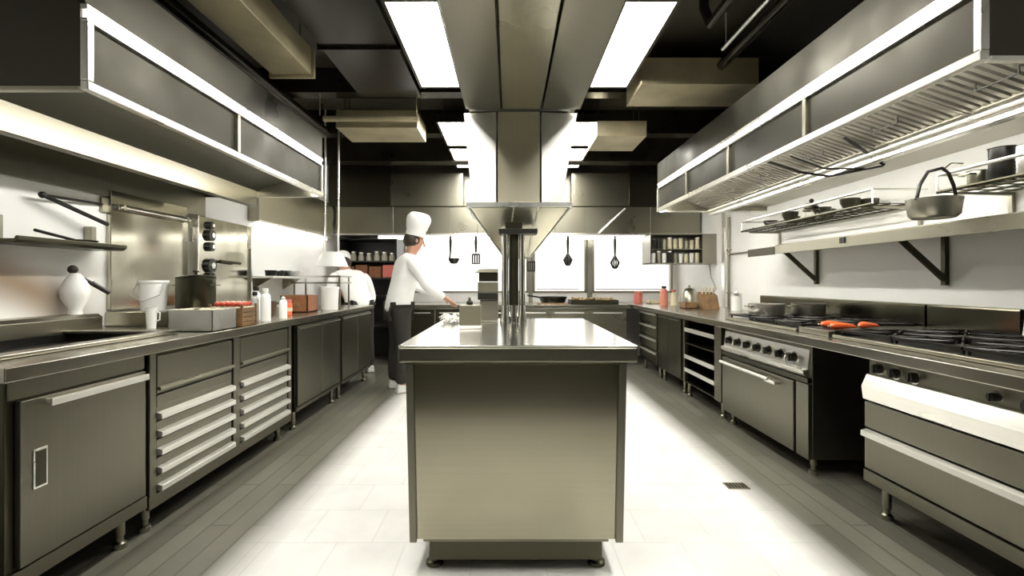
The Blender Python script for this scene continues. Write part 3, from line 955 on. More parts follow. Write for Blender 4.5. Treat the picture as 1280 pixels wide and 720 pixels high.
# white lamp shade over the counter and two steel shelves behind it
t = thing('heat_lamp', 'white flared lamp shade hanging on two rods over the far left worktop', 'lamp', (-1.95, 5.05, 1.3))
MB().lathe([(.165, 1.30), (.16, 1.312), (.11, 1.44), (.09, 1.452), (0, 1.455), (0, 1.448), (.088, 1.445), (.105, 1.435), (.155, 1.31), (.158, 1.302)], (-1.86, 5.05, 0), 28).build('shade', M['white'], t, 0, True)
for x in (-1.93, -1.79):
    MB().tube([(x, 5.05, 1.45), (x, 5.05, 2.158), (x, 5.05, CH)], .010, 8).build('rod', M['bright'], t, 0, True)
t = thing('wall_rack', 'two tier steel rack on the left worktop below the white lamp shade', 'rack', (-2.1, 5.25, .87))
for z in (1.12, 1.19):
    box(-2.34, -1.80, 5.15, 5.50, z, z + .018).build('tier', M['steel'], t, .004)
for x in (-2.32, -1.83):
    for y in (5.17, 5.46):
        box(x, x + .015, y, y + .015, .872, 1.19).build('post', M['steel'], t)

# ------------------------------------------------------------------ island
t = thing('kitchen_island', 'large stainless island counter in the middle with a polished top', 'kitchen island', (.03, 2.48, 0))
MB().hexa([(-.372, 1.835, .155), (.430, 1.835, .155), (.430, 3.12, .155), (-.372, 3.12, .155)],
          [(-.388, 1.835, .832), (.444, 1.835, .832), (.444, 3.12, .832), (-.388, 3.12, .832)]).build('body', M['island'], t, .006)
mb = MB()
for sx, a, b_ in ((-1, -.388, -.358), (1, .415, .445)):
    pass
MB().hexa([(-.377, 1.822, .150), (-.350, 1.822, .150), (-.350, 1.836, .150), (-.377, 1.836, .150)],
          [(-.393, 1.822, .832), (-.364, 1.822, .832), (-.364, 1.836, .832), (-.393, 1.836, .832)]).build('corner_strip', M['front'], t, .003)
MB().hexa([(.406, 1.822, .150), (.435, 1.822, .150), (.435, 1.836, .150), (.406, 1.836, .150)],
          [(.420, 1.822, .832), (.449, 1.822, .832), (.449, 1.836, .832), (.420, 1.836, .832)]).build('corner_strip', M['front'], t, .003)
box(-.42, .49, 1.815, 3.16, .834, .893).build('top_rim', M['front'], t, .008, False, 4)
box(-.419, .489, 1.816, 3.159, .893, .90).build('top_sheet', M['top'], t, .003, False, 3)
box(-.335, .39, 1.875, 3.06, .125, .156).build('plinth_rail', M['front'], t, .003)
box(-.315, .37, 1.90, 3.04, .04, .126).build('plinth', M['darksteel'], t, .003)
for x in (-.30, .355):
    for y in (1.95, 2.98):
        MB().lathe([(.036, 0), (.034, .014), (.024, .02), (.024, .042)], (x, y, 0), 16).build('foot', M['darksteel'], t, 0, True)

# things on the island
t = thing('ticket_printer', 'tiered steel box with dark bands beside the chrome column on the island', 'dispenser', (-.115, 2.92, .90))
x0, x1, y0, y1 = -.185, -.065, 2.86, 3.0
box(x0 + .012, x1, y0 + .01, y1, .902, 1.03).build('lower_box', M['dull'], t, .004)
box(x0, x1 + .0, y0, y1, 1.032, 1.075).build('dark_band', M['black'], t, .003)
box(x0, x1, y0 - .005, y1, 1.077, 1.14).build('upper_box', M['tan'], t, .004)
box(x0 + .006, x1, y0, y1, 1.142, 1.195).build('top_box', M['darksteel'], t, .004)
MB().hexa([(x0 - .02, y0 - .012, 1.196), (x1, y0 - .012, 1.196), (x1, y1, 1.196), (x0 - .02, y1, 1.196)],
          [(x0 + .01, y0, 1.218), (x1, y0, 1.218), (x1, y1, 1.218), (x0 + .01, y1, 1.218)]).build('lid', M['steel'], t, .002)
t = thing('napkin_box', 'small tan metal box with black knob on the island left of the column', 'box', (-.2, 2.5, .90))
box(-.255, -.145, 2.47, 2.56, .915, 1.02).build('box_body', M['tan'], t, .004)
box(-.260, -.140, 2.465, 2.565, .902, .915).build('base', M['bright'], t, .003)
MB().lathe([(0, 1.02), (.016, 1.021), (.018, 1.035), (.008, 1.045), (.004, 1.06), (0, 1.06)], (-.205, 2.515, 0), 14).build('knob', M['black'], t, 0, True)
mb = MB()
nx, ny = 9, 13
grid = [[mb.bm.verts.new((-.40 + .10 * i / (nx - 1) + .02 * math.sin(j * .9), 2.78 + .24 * j / (ny - 1), .905 + .012 * (1 + math.sin(i * 1.3 + j * .8)) + .02 * math.exp(-((j - 6) / 3) ** 2))) for j in range(ny)] for i in range(nx)]
for i in range(nx - 1):
    for j in range(ny - 1):
        mb.bm.faces.new([grid[i][j], grid[i + 1][j], grid[i + 1][j + 1], grid[i][j + 1]])
o = mb.build('kitchen_towel', M['towel'], None, 0, True)
sm = o.modifiers.new('thickness', 'SOLIDIFY'); sm.thickness = .004; sm.offset = 1
tag(o, 'crumpled speckled kitchen towel on the far left edge of the island', 'towel')

# ------------------------------------------------------------------ right row
RX = 1.75
t = thing('floor_drain', 'small dark metal drain grate in the pale floor before the oven', 'drain', (1.27, 2.67, 0))
box(1.21, 1.33, 2.64, 2.72, .0005, .004).build('drain_frame', M['steel'], t)
mb = MB()
for k in range(6): mb.box(1.222 + k * .018, 1.230 + k * .018, 2.65, 2.71, .004, .0052)
mb.build('slots', M['fascia'], t)
# near range base with drawers
t = thing('range_base', 'stainless range with two wide drawers nearest on the right', 'range', (2.15, 1.77, 0))
y0, y1 = 1.15, 2.37
box(RX + .03, 2.52, y0, y1, .165, .783).build('body', M['front'], t, .003)
box(RX, RX + .03, y0, y1, .165, .222).build('bottom_rail', M['front'], t, .003)
MB().prism([(RX - .004, .565), (RX + .03, .565), (RX + .06, .655), (RX + .045, .69), (RX + .015, .69), (RX - .012, .63)], y0, y1).build('control_ledge', M['bright'], t, .004)
for z0, z1, hd in ((.232, .425, True), (.432, .556, False)):
    d = box(RX, RX + .03, y0 + .004, y1 - .008, z0, z1).build('drawer', M['front'], t, .003)
    if hd:
        MB().prism([(RX, .425), (RX - .028, .418), (RX - .030, .392), (RX - .022, .392), (RX - .018, .408), (RX, .408)], y0 + .01, y1 - .02).build('drawer_handle', M['lip'], d, .002)
box(RX + .032, RX + .045, y0 + .002, y1 - .002, .70, .782).build('control_panel', M['steel_y'], t, .002)


def knob(x, y, z, r, t, tilt=0, ln=.035):
    k = MB().tube([(x, y, z), (x - .008, y, z)], r * 1.25, 18).build('knob_bezel', M['chrome'], t, 0, True)
    MB().tube([(x - .008, y, z), (x - ln, y, z)], [r, r * .82], 18).box(x - ln - .006, x - ln + .004, y - r * .2, y + r * .2, z - r * .8, z + r * .8).build('knob_grip', M['black'], k, 0, True)


for y, z in ((2.30, .725), (2.20, .722), (2.10, .722)):
    knob(RX + .032, y, z, .024, t)
knob(RX + .032, 1.745, .722, .018, t)
knob(RX + .032, 1.60, .722, .033, t, 0, .05)
feet(t, RX + .07, 2.46, y0 + .08, y1 - .06, .165)

# oven
t = thing('oven', 'stainless oven with a row of black knobs above its door', 'oven', (2.15, 3.36, 0))
y0, y1 = 2.80, 3.92
box(RX + .02, 2.52, y0, y1, .10, .783).build('body', M['front'], t, .004)
box(RX - .004, RX + .02, y0, y0 + .12, .10, .54).build('side_post', M['front'], t, .003)
box(RX - .008, RX + .02, y0, y1, .548, .575).build('trim_rail', M['darksteel'], t, .002)
d = box(RX - .012, RX + .018, y0 + .135, y1 - .01, .105, .535).build('door', M['front'], t, .005)
MB().tube([(RX - .045, y0 + .36, .50), (RX - .045, y1 - .05, .50)], .012, 12).build('door_handle', M['lip'], d, 0, True)
m2 = MB()
for y in (y0 + .42, y1 - .1):
    m2.tube([(RX - .012, y, .50), (RX - .045, y, .50)], .009, 10)
m2.build('handle_mount', M['steel'], d, 0, True)
box(RX - .050, RX - .012, y0 + .28, y0 + .40, .478, .50).build('door_latch', M['chrome'], d, .004)
MB().prism([(RX - .004, .582), (RX - .02, .60), (RX - .02, .62), (RX + .004, .625), (RX + .018, .74), (RX + .03, .74), (RX + .03, .582)], y0 + .02, y1 - .005).build('control_panel', M['bright'], t, .002)
for k in range(7):
    knob(RX + .012, y0 + .15 + k * .142, .678, .028, t, 0, .04)
feet(t, RX + .06, 2.46, y0 + .05, y1 - .06, .10)

# open drawer rack
t = thing('drawer_rack', 'open steel rack with shallow trays and bright lips beside the oven', 'rack', (2.1, 4.4, 0))
y0, y1 = 3.96, 4.82
for ya in (y0, y1 - .04):
    box(RX, RX + .04, ya, ya + (.13 if ya == y0 else .04), .14, .783).build('post', M['front'], t, .003)
    box(2.48, 2.52, ya, ya + .04, .14, .783).build('post', M['front'], t, .003)
for z in (.145, .27, .40, .53, .665):
    box(RX + .005, 2.50, y0 + .01, y1 - .005, z, z + .012).build('shelf', M['darksteel'], t)
    if z in (.27, .40, .665):
        box(RX - .004, RX + .005, y0 + .13, y1 - .04, z - .016, z + .022).build('shelf_lip', M['lip'], t, .002)
box(2.50, 2.515, y0 + .04, y1 - .04, .145, .78).build('back_panel', M['darksteel'], t)
feet(t, RX + .05, 2.46, y0 + .06, y1 - .05, .145)

for ya, yb, kind, lab in [(4.86, 5.62, 'door', 'steel cabinet with plain dark door beyond the open rack on the right'),
                          (5.66, 6.40, 'drawers', 'cabinet of small drawers at the far end of the right row')]:
    t = thing('base_cabinet', lab, 'cabinet', (2.1, (ya + yb) / 2, 0))
    box(RX + .01, 2.52, ya, yb, .14, .783).build('body', M['darksteel'], t, .003)
    if kind == 'door':
        mid = (ya + yb) / 2
        for a, b_ in ((ya + .01, mid - .003), (mid + .003, yb - .01)):
            d = box(RX - .006, RX + .01, a, b_, .16, .77).build('door', M['darksteel'], t, .003)
            box(RX - .018, RX - .006, a + .02, b_ - .02, .735, .748).build('door_handle', M['steel'], d, .002)
    else:
        for z in (.17, .325, .48, .635):
            d = box(RX - .006, RX + .01, ya + .01, yb - .01, z, z + .14).build('drawer', M['front'], t, .003)
            box(RX - .022, RX - .006, ya + .03, yb - .03, z + .10, z + .122).build('drawer_lip', M['lip'], d, .002)
    feet(t, RX + .06, 2.46, ya + .06, yb - .06, .14)

# right worktop
mb = MB()
mb.box(1.655, 2.595, 1.15, 7.36, .785, .835)
tag(mb.build('worktop', M['wtop'], None, .004), 'long stainless worktop running over the ranges on the right', 'worktop')


def hob(y0, y1, nb, label, x0=1.80, x1=2.50):
    t = thing('gas_hob', label, 'hob', ((x0 + x1) / 2, (y0 + y1) / 2, .836))
    mb = MB()
    mb.box(x0, x1, y0, y1, .837, .845)
    mb.build('burner_tray', M['iron'], t, .002)
    box(x0 - .035, x0, y0, y1, .837, .853).build('front_rail', M['steel_y'], t, .003)
    L = (y1 - y0) / nb
    for k in range(nb):
        for j, xc in enumerate((x0 + .175, x1 - .175)):
            yc = y0 + L * (k + .5)
            MB().lathe([(0, .845), (.05, .845), (.05, .855), (.034, .858), (.034, .866), (0, .867)], (xc, yc, 0), 16).build('burner', M['darksteel'], t, 0, True)
            g = MB()
            hx, hy = .165, L / 2 - .006
            for sx in (-1, 1): g.box(xc + sx * hx - .006, xc + sx * hx + .006, yc - hy, yc + hy, .868, .882)
            for sy in (-1, 1): g.box(xc - hx, xc + hx, yc + sy * hy - .006, yc + sy * hy + .006, .868, .882)
            for sx in (-1, 1):
                for sy in (-1, 1):
                    g.box(xc + sx * (hx - .006) - .006, xc + sx * (hx - .006) + .006, yc + sy * (hy - .006) - .006, yc + sy * (hy - .006) + .006, .845, .868)
                    g.tube([(xc + sx * hx, yc + sy * hy, .878), (xc + sx * .03, yc + sy * .03, .878)], .005, 6)
                g.box(xc + min(sx * hx, sx * .04), xc + max(sx * hx, sx * .04), yc - .005, yc + .005, .87, .884)
                g.box(xc - .005, xc + .005, yc + min(sx * hy, sx * .04), yc + max(sx * hy, sx * .04), .87, .884)
            g.build('grate', M['iron'], t)
    return t


hob(1.2, 2.62, 4, 'black gas hob with iron grates, nearest on the right worktop')
hob(2.95, 3.92, 3, 'black gas hob with iron grates over the oven, farther along')
# griddle strip between
t = thing('griddle', 'flat dark griddle plate between the two gas hobs', 'griddle', (2.15, 2.78, .836))
box(1.80, 2.50, 2.65, 2.92, .837, .872).build('plate', M['iron'], t, .004)
box(1.765, 1.80, 2.65, 2.92, .837, .868).build('front_rail', M['steel'], t, .003)

# orange peppers on the near hob
pp = None
for k, (x, y, r) in enumerate([(1.86, 2.72, .1), (1.88, 2.83, -.05), (2.04, 2.76, .2)]):
    lab = ['orange-red pepper nearest the worktop edge on the griddle', 'middle orange-red pepper on the griddle', 'orange-red pepper lying farthest in on the griddle'][k]
    if pp is None:
        pp = thing('pepper', lab, 'pepper', (x, y, .873), 'orange-red peppers on the griddle')
        MB().tube([(x - .05, y - .02, .891), (x - .035, y - .015, .893), (x, y, .893), (x + .05, y + .01, .891), (x + .1, y + .012, .888), (x + .12, y + .01, .882)], [.004, .017, .020, .016, .010, .003], 12).build('flesh', M['orange'], pp, 0, True)
        MB().tube([(x - .05, y - .02, .891), (x - .07, y - .03, .895)], .004, 6).build('stem', M['cream'], pp, 0, True)
    else:
        dup(pp, (x, y, .873), lab, None, r)

# splash panels
for k, (ya, yb, mat, lab) in enumerate([(2.90, 4.80, 'splash', 'long steel splashback behind the far hob'), (2.36, 2.885, 'splash', 'short steel splashback between the long one and the slotted one')]):
    tag(MB().prism([(2.50 + .012, .86), (2.545, .86), (2.545, 1.005), (2.515, 1.005), (2.512, .995)], ya, yb).box(2.50, 2.597, ya, yb, .836, .86).box(2.545, 2.597, ya, yb, .985, 1.005).build('splashback', M[mat], None, .002), lab, 'splashback')
t = thing('splashback', 'pale steel splashback with a row of dark slots, nearest on the right wall', 'splashback', (2.55, 1.8, .836))
MB().prism([(2.505, .836), (2.595, .836), (2.595, 1.02), (2.53, 1.02)], 1.2, 2.35).build('sheet', M['bright'], t, .003)
mb = MB()
for k in range(30):
    y = 1.25 + k * .036
    mb.prism([(y, .985), (y + .016, .985), (y + .026, 1.008), (y + .010, 1.008)], 2.517, 2.535, 'x')
mb.build('vent_slots', M['black'], t)

# pots on the far hob
def pot(x, y, z, r, h, label, mat=None, handles=True):
    t = thing('cooking_pot', label, 'pot', (x, y, z))
    MB().lathe([(0, z), (r - .004, z), (r, z + .006), (r, z + h), (r + .004, z + h + .003), (r - .004, z + h + .003), (r - .005, z + .01), (0, z + .008)], (x, y, 0), 30).build('pot_body', mat or M['steel'], t, 0, True)
    for sx in ((-1, 1) if handles else ()):
        MB().tube([(x + sx * r, y - .03, z + h * .8), (x + sx * (r + .03), y - .028, z + h * .8), (x + sx * (r + .03), y + .028, z + h * .8), (x + sx * r, y + .03, z + h * .8)], .005, 8).build('handle', M['steel'], t, 0, True)
    return t


pot(1.985, 3.70, .885, .125, .085, 'wide low bright steel pot on the far hob, closest to the aisle', M['bright'])
pot(2.32, 3.72, .885, .115, .085, 'low brownish steel pot behind the bright pot on the far hob', M['dull'])

# lower wall shelf right
t = thing('wall_shelf', 'long steel shelf on triangular brackets along the right wall', 'shelf', (2.42, 3.0, 1.37))
MB().prism([(2.25, 1.375), (2.25, 1.447), (2.262, 1.452), (2.597, 1.452), (2.597, 1.44), (2.266, 1.44), (2.266, 1.375)], 1.1, 4.06).build('shelf_board', M['steel_y'], t, .002)
MB().prism([(2.25, 1.372), (2.25, 1.44), (2.597, 1.44), (2.597, 1.43), (2.262, 1.43), (2.262, 1.372)], 4.07, 4.52).build('shelf_extension', M['darksteel'], t, .002)
for y in (1.75, 2.83, 4.02):
    b = MB()
    b.box(2.572, 2.598, y, y + .03, 1.12, 1.438)
    b.prism([(2.27, 1.40), (2.27, 1.437), (2.572, 1.437), (2.572, 1.41)], y + .008, y + .022)
    b.prism([(2.29, 1.40), (2.32, 1.415), (2.585, 1.175), (2.585, 1.13)], y + .004, y + .026)
    b.build('bracket', M['darksteel'], t, .002)
box(2.244, 2.25, 2.83 + .38, 2.83 + .43, 1.40, 1.44).build('clip', M['iron'], t)

# wire racks
def wire_rack(y0, y1, label, z=1.61):
    t = thing('wire_rack', label, 'rack', (2.4, (y0 + y1) / 2, z))
    mb = MB()
    for x in (2.25, 2.36, 2.47, 2.58):
        mb.tube([(x, y0, z), (x, y1, z)], .006 if x != 2.25 else .009, 8)
    k = int((y1 - y0) / .07)
    for i in range(k + 1):
        y = y0 + (y1 - y0) * i / k
        mb.tube([(2.25, y, z), (2.585, y, z)], .003, 6)
    mb.build('wire_deck', M['darksteel'], t)
    g = MB().tube([(2.25, y0, z + .09), (2.25, y1, z + .09)], .009, 8)
    for y in (y0, y1):
        g.tube([(2.25, y, z), (2.25, y, z + .09), (2.59, y, z + .09)], .006, 8)
    g.build('guard_rail', M['bright'], t)
    for y in (y0 + .04, y1 - .06):
        MB().prism([(2.30, z - .008), (2.597, z - .008), (2.597, z - .15), (2.58, z - .15), (2.58, z - .025), (2.30, z - .02)], y, y + .02).build('bracket', M['steel'], t, .002)
    return t


wire_rack(1.2, 2.52, 'wire rack holding pots high on the right wall, above the long shelf')
wire_rack(2.97, 4.64, 'wire rack crowded with utensils under the far part of the right hood', 1.625)
ZR = 1.6195
pot(2.40, 2.455, ZR, .042, .085, 'small bright steel pot on the near wire rack, above the hanging pan', M['steel'])
pot(2.40, 2.335, ZR, .050, .17, 'tall dark pot second along the near wire rack', M['iron'], False)
pot(2.40, 2.215, ZR, .045, .15, 'pale steel pot on the near wire rack beside the tall dark pot', M['bright'], False)
pot(2.40, 2.08, ZR, .060, .17, 'dark pot at the right end of the near wire rack', M['iron'])

# hanging pan with loop handle
t = thing('hanging_pan', 'dark steel pan hanging by a tall looped handle from the near wire rack', 'pan', (2.22, 2.36, 1.48))
MB().lathe([(0, 1.458), (.085, 1.458), (.103, 1.475), (.110, 1.53), (.114, 1.555), (.107, 1.555), (.096, 1.48), (0, 1.47)], (2.125, 2.40, 0), 30).build('pan_body', M['dull'], t, 0, True)
MB().tube([(2.02, 2.38, 1.545), (2.03, 2.37, 1.62), (2.07, 2.37, 1.685), (2.13, 2.36, 1.70), (2.17, 2.37, 1.68), (2.205, 2.38, 1.62), (2.23, 2.39, 1.555)], .008, 10).build('loop_handle', M['iron'], t, 0, True)
MB().tube([(2.14, 2.365, 1.695), (2.18, 2.366, 1.725), (2.242, 2.37, 1.725)], .004, 6).build('hook', M['steel'], t, 0, True)

# utensils lying on the far rack
ut = None
random.seed(11)
labs = ['black spatula', 'steel ladle', 'dark skimmer', 'black fish slice', 'steel whisk', 'dark serving fork', 'steel spoon', 'black tongs', 'steel strainer', 'dark basting spoon']
proto = thing('cooking_ladle', 'dark ladle lying at the far left end of the far wire rack', 'utensil', (2.36, 4.5, 1.636), 'utensils on the far wire rack')
MB().tube([(2.36, 4.36, 1.645), (2.36, 4.60, 1.648), (2.36, 4.64, 1.66)], .006, 8).build('handle', M['iron'], proto, 0, True)
MB().lathe([(0, 1.636), (.035, 1.642), (.055, 1.67), (.058, 1.69), (.052, 1.69), (.032, 1.650), (0, 1.647)], (2.36, 4.33, 0), 18).build('bowl', M['darksteel'], proto, 0, True)
for k, (y, x, a, z) in enumerate([(4.14, 2.31, .1, 0), (4.42, 2.52, -.05, 0), (3.90, 2.42, .1, 0), (4.00, 2.54, 0.0, 0), (3.50, 2.35, .1, 0), (3.52, 2.52, -.05, 0)]):
    dup(proto, (x, y, 1.636), ['dark ladle lying second from the left end of the far wire rack', 'dark ladle against the wall near the left of the far wire rack', 'dark ladle just left of the stack of lids on the far wire rack', 'dark ladle behind the stack of lids on the far wire rack',
        'dark ladle on the aisle side near the right end of the far wire rack', 'dark ladle against the wall near the right end of the far wire rack'][k], None, a, (1.1, 1, 1.5))
t = thing('lid_stack', 'stacked dark steel lids with knob in the middle of the far wire rack', 'lids', (2.32, 3.68, 1.70))
mb = MB()
for k in range(3):
    mb.lathe([(0, 1.684 + k * .022), (.06 - k * .008, 1.684 + k * .022), (.055 - k * .008, 1.696 + k * .022), (.02, 1.702 + k * .022), (0, 1.702 + k * .022)], (2.32, 3.68, 0), 20)
mb.build('lids', M['darksteel'], t, 0, True)
MB().ball((2.32, 3.68, 1.762), .017).build('knob', M['iron'], t, 0, True)
for k in range(3):
    MB().tube([(2.32 + .045 * math.cos(k * 2.1), 3.68 + .045 * math.sin(k * 2.1), 1.632), (2.32 + .045 * math.cos(k * 2.1), 3.68 + .045 * math.sin(k * 2.1), 1.686)], .005, 6).build('foot', M['steel'], t)

# vertical pipe on right wall
mb = MB().tube([(2.575, 5.62, .836), (2.575, 5.62, 1.90)], .014, 10)
for z in (1.0, 1.5): mb.box(2.56, 2.599, 5.60, 5.64, z, z + .02)
tag(mb.build('wall_pipe', M['steel'], None, 0, True), 'thin upright steel pipe on the right wall beyond the long splashback', 'pipe')
tag(MB().tube([(2.585, 4.55, 1.46), (2.585, 5.60, 1.46)], .010, 8).tube([(2.585, 4.52, 1.46), (2.585, 4.56, 1.46)], .016, 8).build('wall_pipe', M['steel'], None, 0, True), 'thin level pipe on the right wall joining the long shelf', 'pipe')

# basket rack with cans on the far right
t = thing('cup_rack', 'steel box rack filled with small cans, on the right wall near the back', 'rack', (2.2, 6.2, 1.36))
x0, x1, y0, y1, z0, z1 = 1.77, 2.597, 6.0, 6.36, 1.365, 1.74
mb = MB()
mb.box(x0, x1, y0, y1, z0, z0 + .012); mb.box(x0, x1, y0, y1, z1 - .012, z1)
mb.box(x0, x1, y1 - .01, y1, z0, z1); mb.box(2.42, x1, y0, y1 - .01, z0 + .012, z1 - .012)
mb.box(x0, x0 + .01, y0, y1, z0, z1)
mb.build('case', M['dull'], t)
mb = MB()
mb.box(x0 + .01, 2.42, y0 + .02, y1 - .01, 1.545, 1.553)
mb.build('inner_shelf', M['steel'], t)
c0 = None
rnd = random.Random(3)
n = 0
for r_, zz in enumerate((1.379, 1.5545)):
    for i in range(9):
        x = x0 + .05 + i * .069
        lab = ('small can on the %s shelf of the box rack, place %s from its left end' % (['lower', 'upper'][r_], ['first', 'second', 'third', 'fourth', 'fifth', 'sixth', 'seventh', 'eighth', 'ninth'][i]))
        mat = M[rnd.choice(['iron', 'white', 'steel', 'cream', 'darksteel', 'white'])]
        c = thing('spice_can', lab, 'can', (x, y0 + .05, zz), 'cans in the box rack')
        hh = .10 + rnd.random() * .035
        MB().lathe([(0, zz), (.027, zz), (.027, zz + hh), (0, zz + hh)], (x, y0 + .05, 0), 14).build('can_body', mat, c, 0, True)
        MB().lathe([(.029, zz + hh), (.029, zz + hh + .016), (0, zz + hh + .016)], (x, y0 + .05, 0), 14).build('can_lid', M[rnd.choice(['black', 'white', 'iron'])], c, 0, True)
tag(MB().tube([(2.57, 6.15, 1.365), (2.57, 6.1, 1.2), (2.55, 5.9, 1.05), (2.45, 5.8, .98)], .008, 8).build('power_cable', M['grey'], None, 0, True), 'grey cable hanging from the box rack', 'cable')

# things on far right worktop
ZW = .8355
t = thing('sauce_jar', 'faded red jar on the right worktop near the windows, farthest right back corner', 'jar', (1.86, 6.9, ZW))
MB().lathe([(0, ZW), (.06, ZW), (.062, ZW + .12), (.05, ZW + .14), (0, ZW + .14)], (1.86, 6.9, 0), 20).build('jar_body', M['redplastic'], t, 0, True)
MB().lathe([(.056, ZW + .14), (.056, ZW + .17), (0, ZW + .172)], (1.86, 6.9, 0), 20).build('jar_lid', M['pink'], t, 0, True)
t = thing('wooden_tray', 'low wooden tray between the red jar and the pink bottle on the right worktop', 'tray', (2.0, 6.65, ZW))
mb = MB().box(1.93, 2.15, 6.55, 6.75, ZW, ZW + .01)
for a in ((1.93, 2.15, 6.55, 6.562), (1.93, 2.15, 6.738, 6.75), (1.93, 1.942, 6.55, 6.75), (2.138, 2.15, 6.55, 6.75)): mb.box(*a, ZW, ZW + .05)
mb.build('tray_body', M['cream'], t, .002)
MB().box(1.945, 2.135, 6.565, 6.735, ZW + .0105, ZW + .04).build('filling', M['food'], t, .004)['kind'] = 'stuff'
bottle(2.02, 6.25, ZW, .05, .25, M['pink'], M['black'], 'pink bottle with black cap on the right worktop')
bottle(2.13, 6.2, ZW, .045, .2, M['cream'], M['redplastic'], 'cream bottle with red cap beside the pink bottle')
t = thing('food_dome', 'grey domed metal cover on the right worktop', 'dome cover', (2.18, 5.9, ZW))
MB().lathe([(.105, ZW), (.112, ZW + .006), (.105, ZW + .10), (.085, ZW + .18), (.05, ZW + .22), (0, ZW + .235)], (2.2, 5.85, 0), 26).build('dome', M['steel'], t, 0, True)
MB().ball((2.2, 5.85, ZW + .248), .015).build('knob', M['steel'], t, 0, True)
t = thing('knife_block', 'brown wooden knife block with pale handles on the right worktop', 'knife block', (2.26, 5.4, ZW))
MB().prism([(5.32, ZW), (5.48, ZW), (5.50, ZW + .19), (5.38, ZW + .15)], 2.16, 2.34, 'x').build('block', M['wood'], t, .003)
for k in range(4):
    MB().tube([(2.19 + k * .04, 5.44, ZW + .168), (2.19 + k * .04, 5.40, ZW + .245)], .010, 8).build('knife_handle', M['cream'], t, 0, True)
t = thing('canister', 'tall pale canister on the right worktop nearest the oven', 'canister', (2.40, 5.1, ZW))
MB().lathe([(0, ZW), (.055, ZW), (.055, ZW + .16), (0, ZW + .16)], (2.42, 5.1, 0), 22).build('canister_body', M['white'], t, 0, True)
MB().lathe([(.057, ZW + .16), (.057, ZW + .185), (.02, ZW + .19), (.012, ZW + .205), (0, ZW + .206)], (2.42, 5.1, 0), 22).build('lid', M['bright'], t, 0, True)
t = thing('wooden_tray', 'small wooden crate of red goods beside the knife block', 'tray', (2.0, 5.55, ZW))
mb = MB().box(2.0, 2.13, 5.42, 5.62, ZW, ZW + .01)
for a in ((2.0, 2.13, 5.42, 5.43), (2.0, 2.13, 5.61, 5.62), (2.0, 2.01, 5.42, 5.62), (2.12, 2.13, 5.42, 5.62)): mb.box(*a, ZW, ZW + .07)
mb.build('tray_body', M['wood'], t, .002)
MB().box(2.012, 2.118, 5.432, 5.608, ZW + .0105, ZW + .055).build('filling', M['pink'], t, .01)['kind'] = 'stuff'

# ------------------------------------------------------------------ back counter and what stands on it
t = thing('back_counter', 'long steel counter below the back windows', 'counter', (0, 6.8, 0))
box(-1.55, 1.60, 6.52, 7.30, .15, .775).build('body', M['dull'], t, .003)
box(-1.58, 1.645, 6.46, 7.36, .777, .83).build('counter_top', M['wtop'], t, .004)
for k in range(6):
    a = -1.52 + k * .52
    d = box(a + .008, a + .512, 6.505, 6.522, .19, .76).build('door', M['steel'] if k > 2 else M['darksteel'], t, .003)
    box(a + .06, a + .46, 6.493, 6.505, .71, .725).build('door_handle', M['lip'], d, .002)
for x in (-1.45, 0, 1.5):
    for y in (6.6, 7.2): foot(x, y, .15, t)
ZB = .831
t = thing('frying_pan', 'black frying pan on the back counter right of the chrome column', 'frying pan', (.62, 6.75, ZB))
MB().lathe([(0, ZB), (.16, ZB), (.20, ZB + .10), (.195, ZB + .10), (.155, ZB + .012), (0, ZB + .01)], (.62, 6.75, 0), 26).build('pan_body', M['iron'], t, 0, True)
MB().tube([(.44, 6.70, ZB + .09), (.26, 6.62, ZB + .12)], .012, 8).build('handle', M['iron'], t, 0, True)
t = thing('food_tray', 'long dark tray heaped with chopped food on the back counter', 'tray', (1.05, 6.7, ZB))
mb = MB().box(.85, 1.5, 6.55, 6.9, ZB, ZB + .01)
for a in ((.85, 1.5, 6.55, 6.56), (.85, 1.5, 6.89, 6.9), (.85, .86, 6.55, 6.9), (1.49, 1.5, 6.55, 6.9)): mb.box(*a, ZB, ZB + .06)
mb.build('tray_body', M['darksteel'], t)
mb = MB()
for k in range(90):
    mb.ball((.89 + random.random() * .57, 6.6 + random.random() * .25, ZB + .05 + random.random() * .03), .022, (1, 1, .7), 8)
mb.build('chopped_food', M['food'], t, 0, True)['kind'] = 'stuff'
t = thing('cutting_board', 'wooden cutting board on the front edge of the back counter', 'cutting board', (.5, 6.52, ZB))
MB().box(.38, .80, 6.47, 6.53, ZB, ZB + .02).build('board', M['wood'], t, .004)

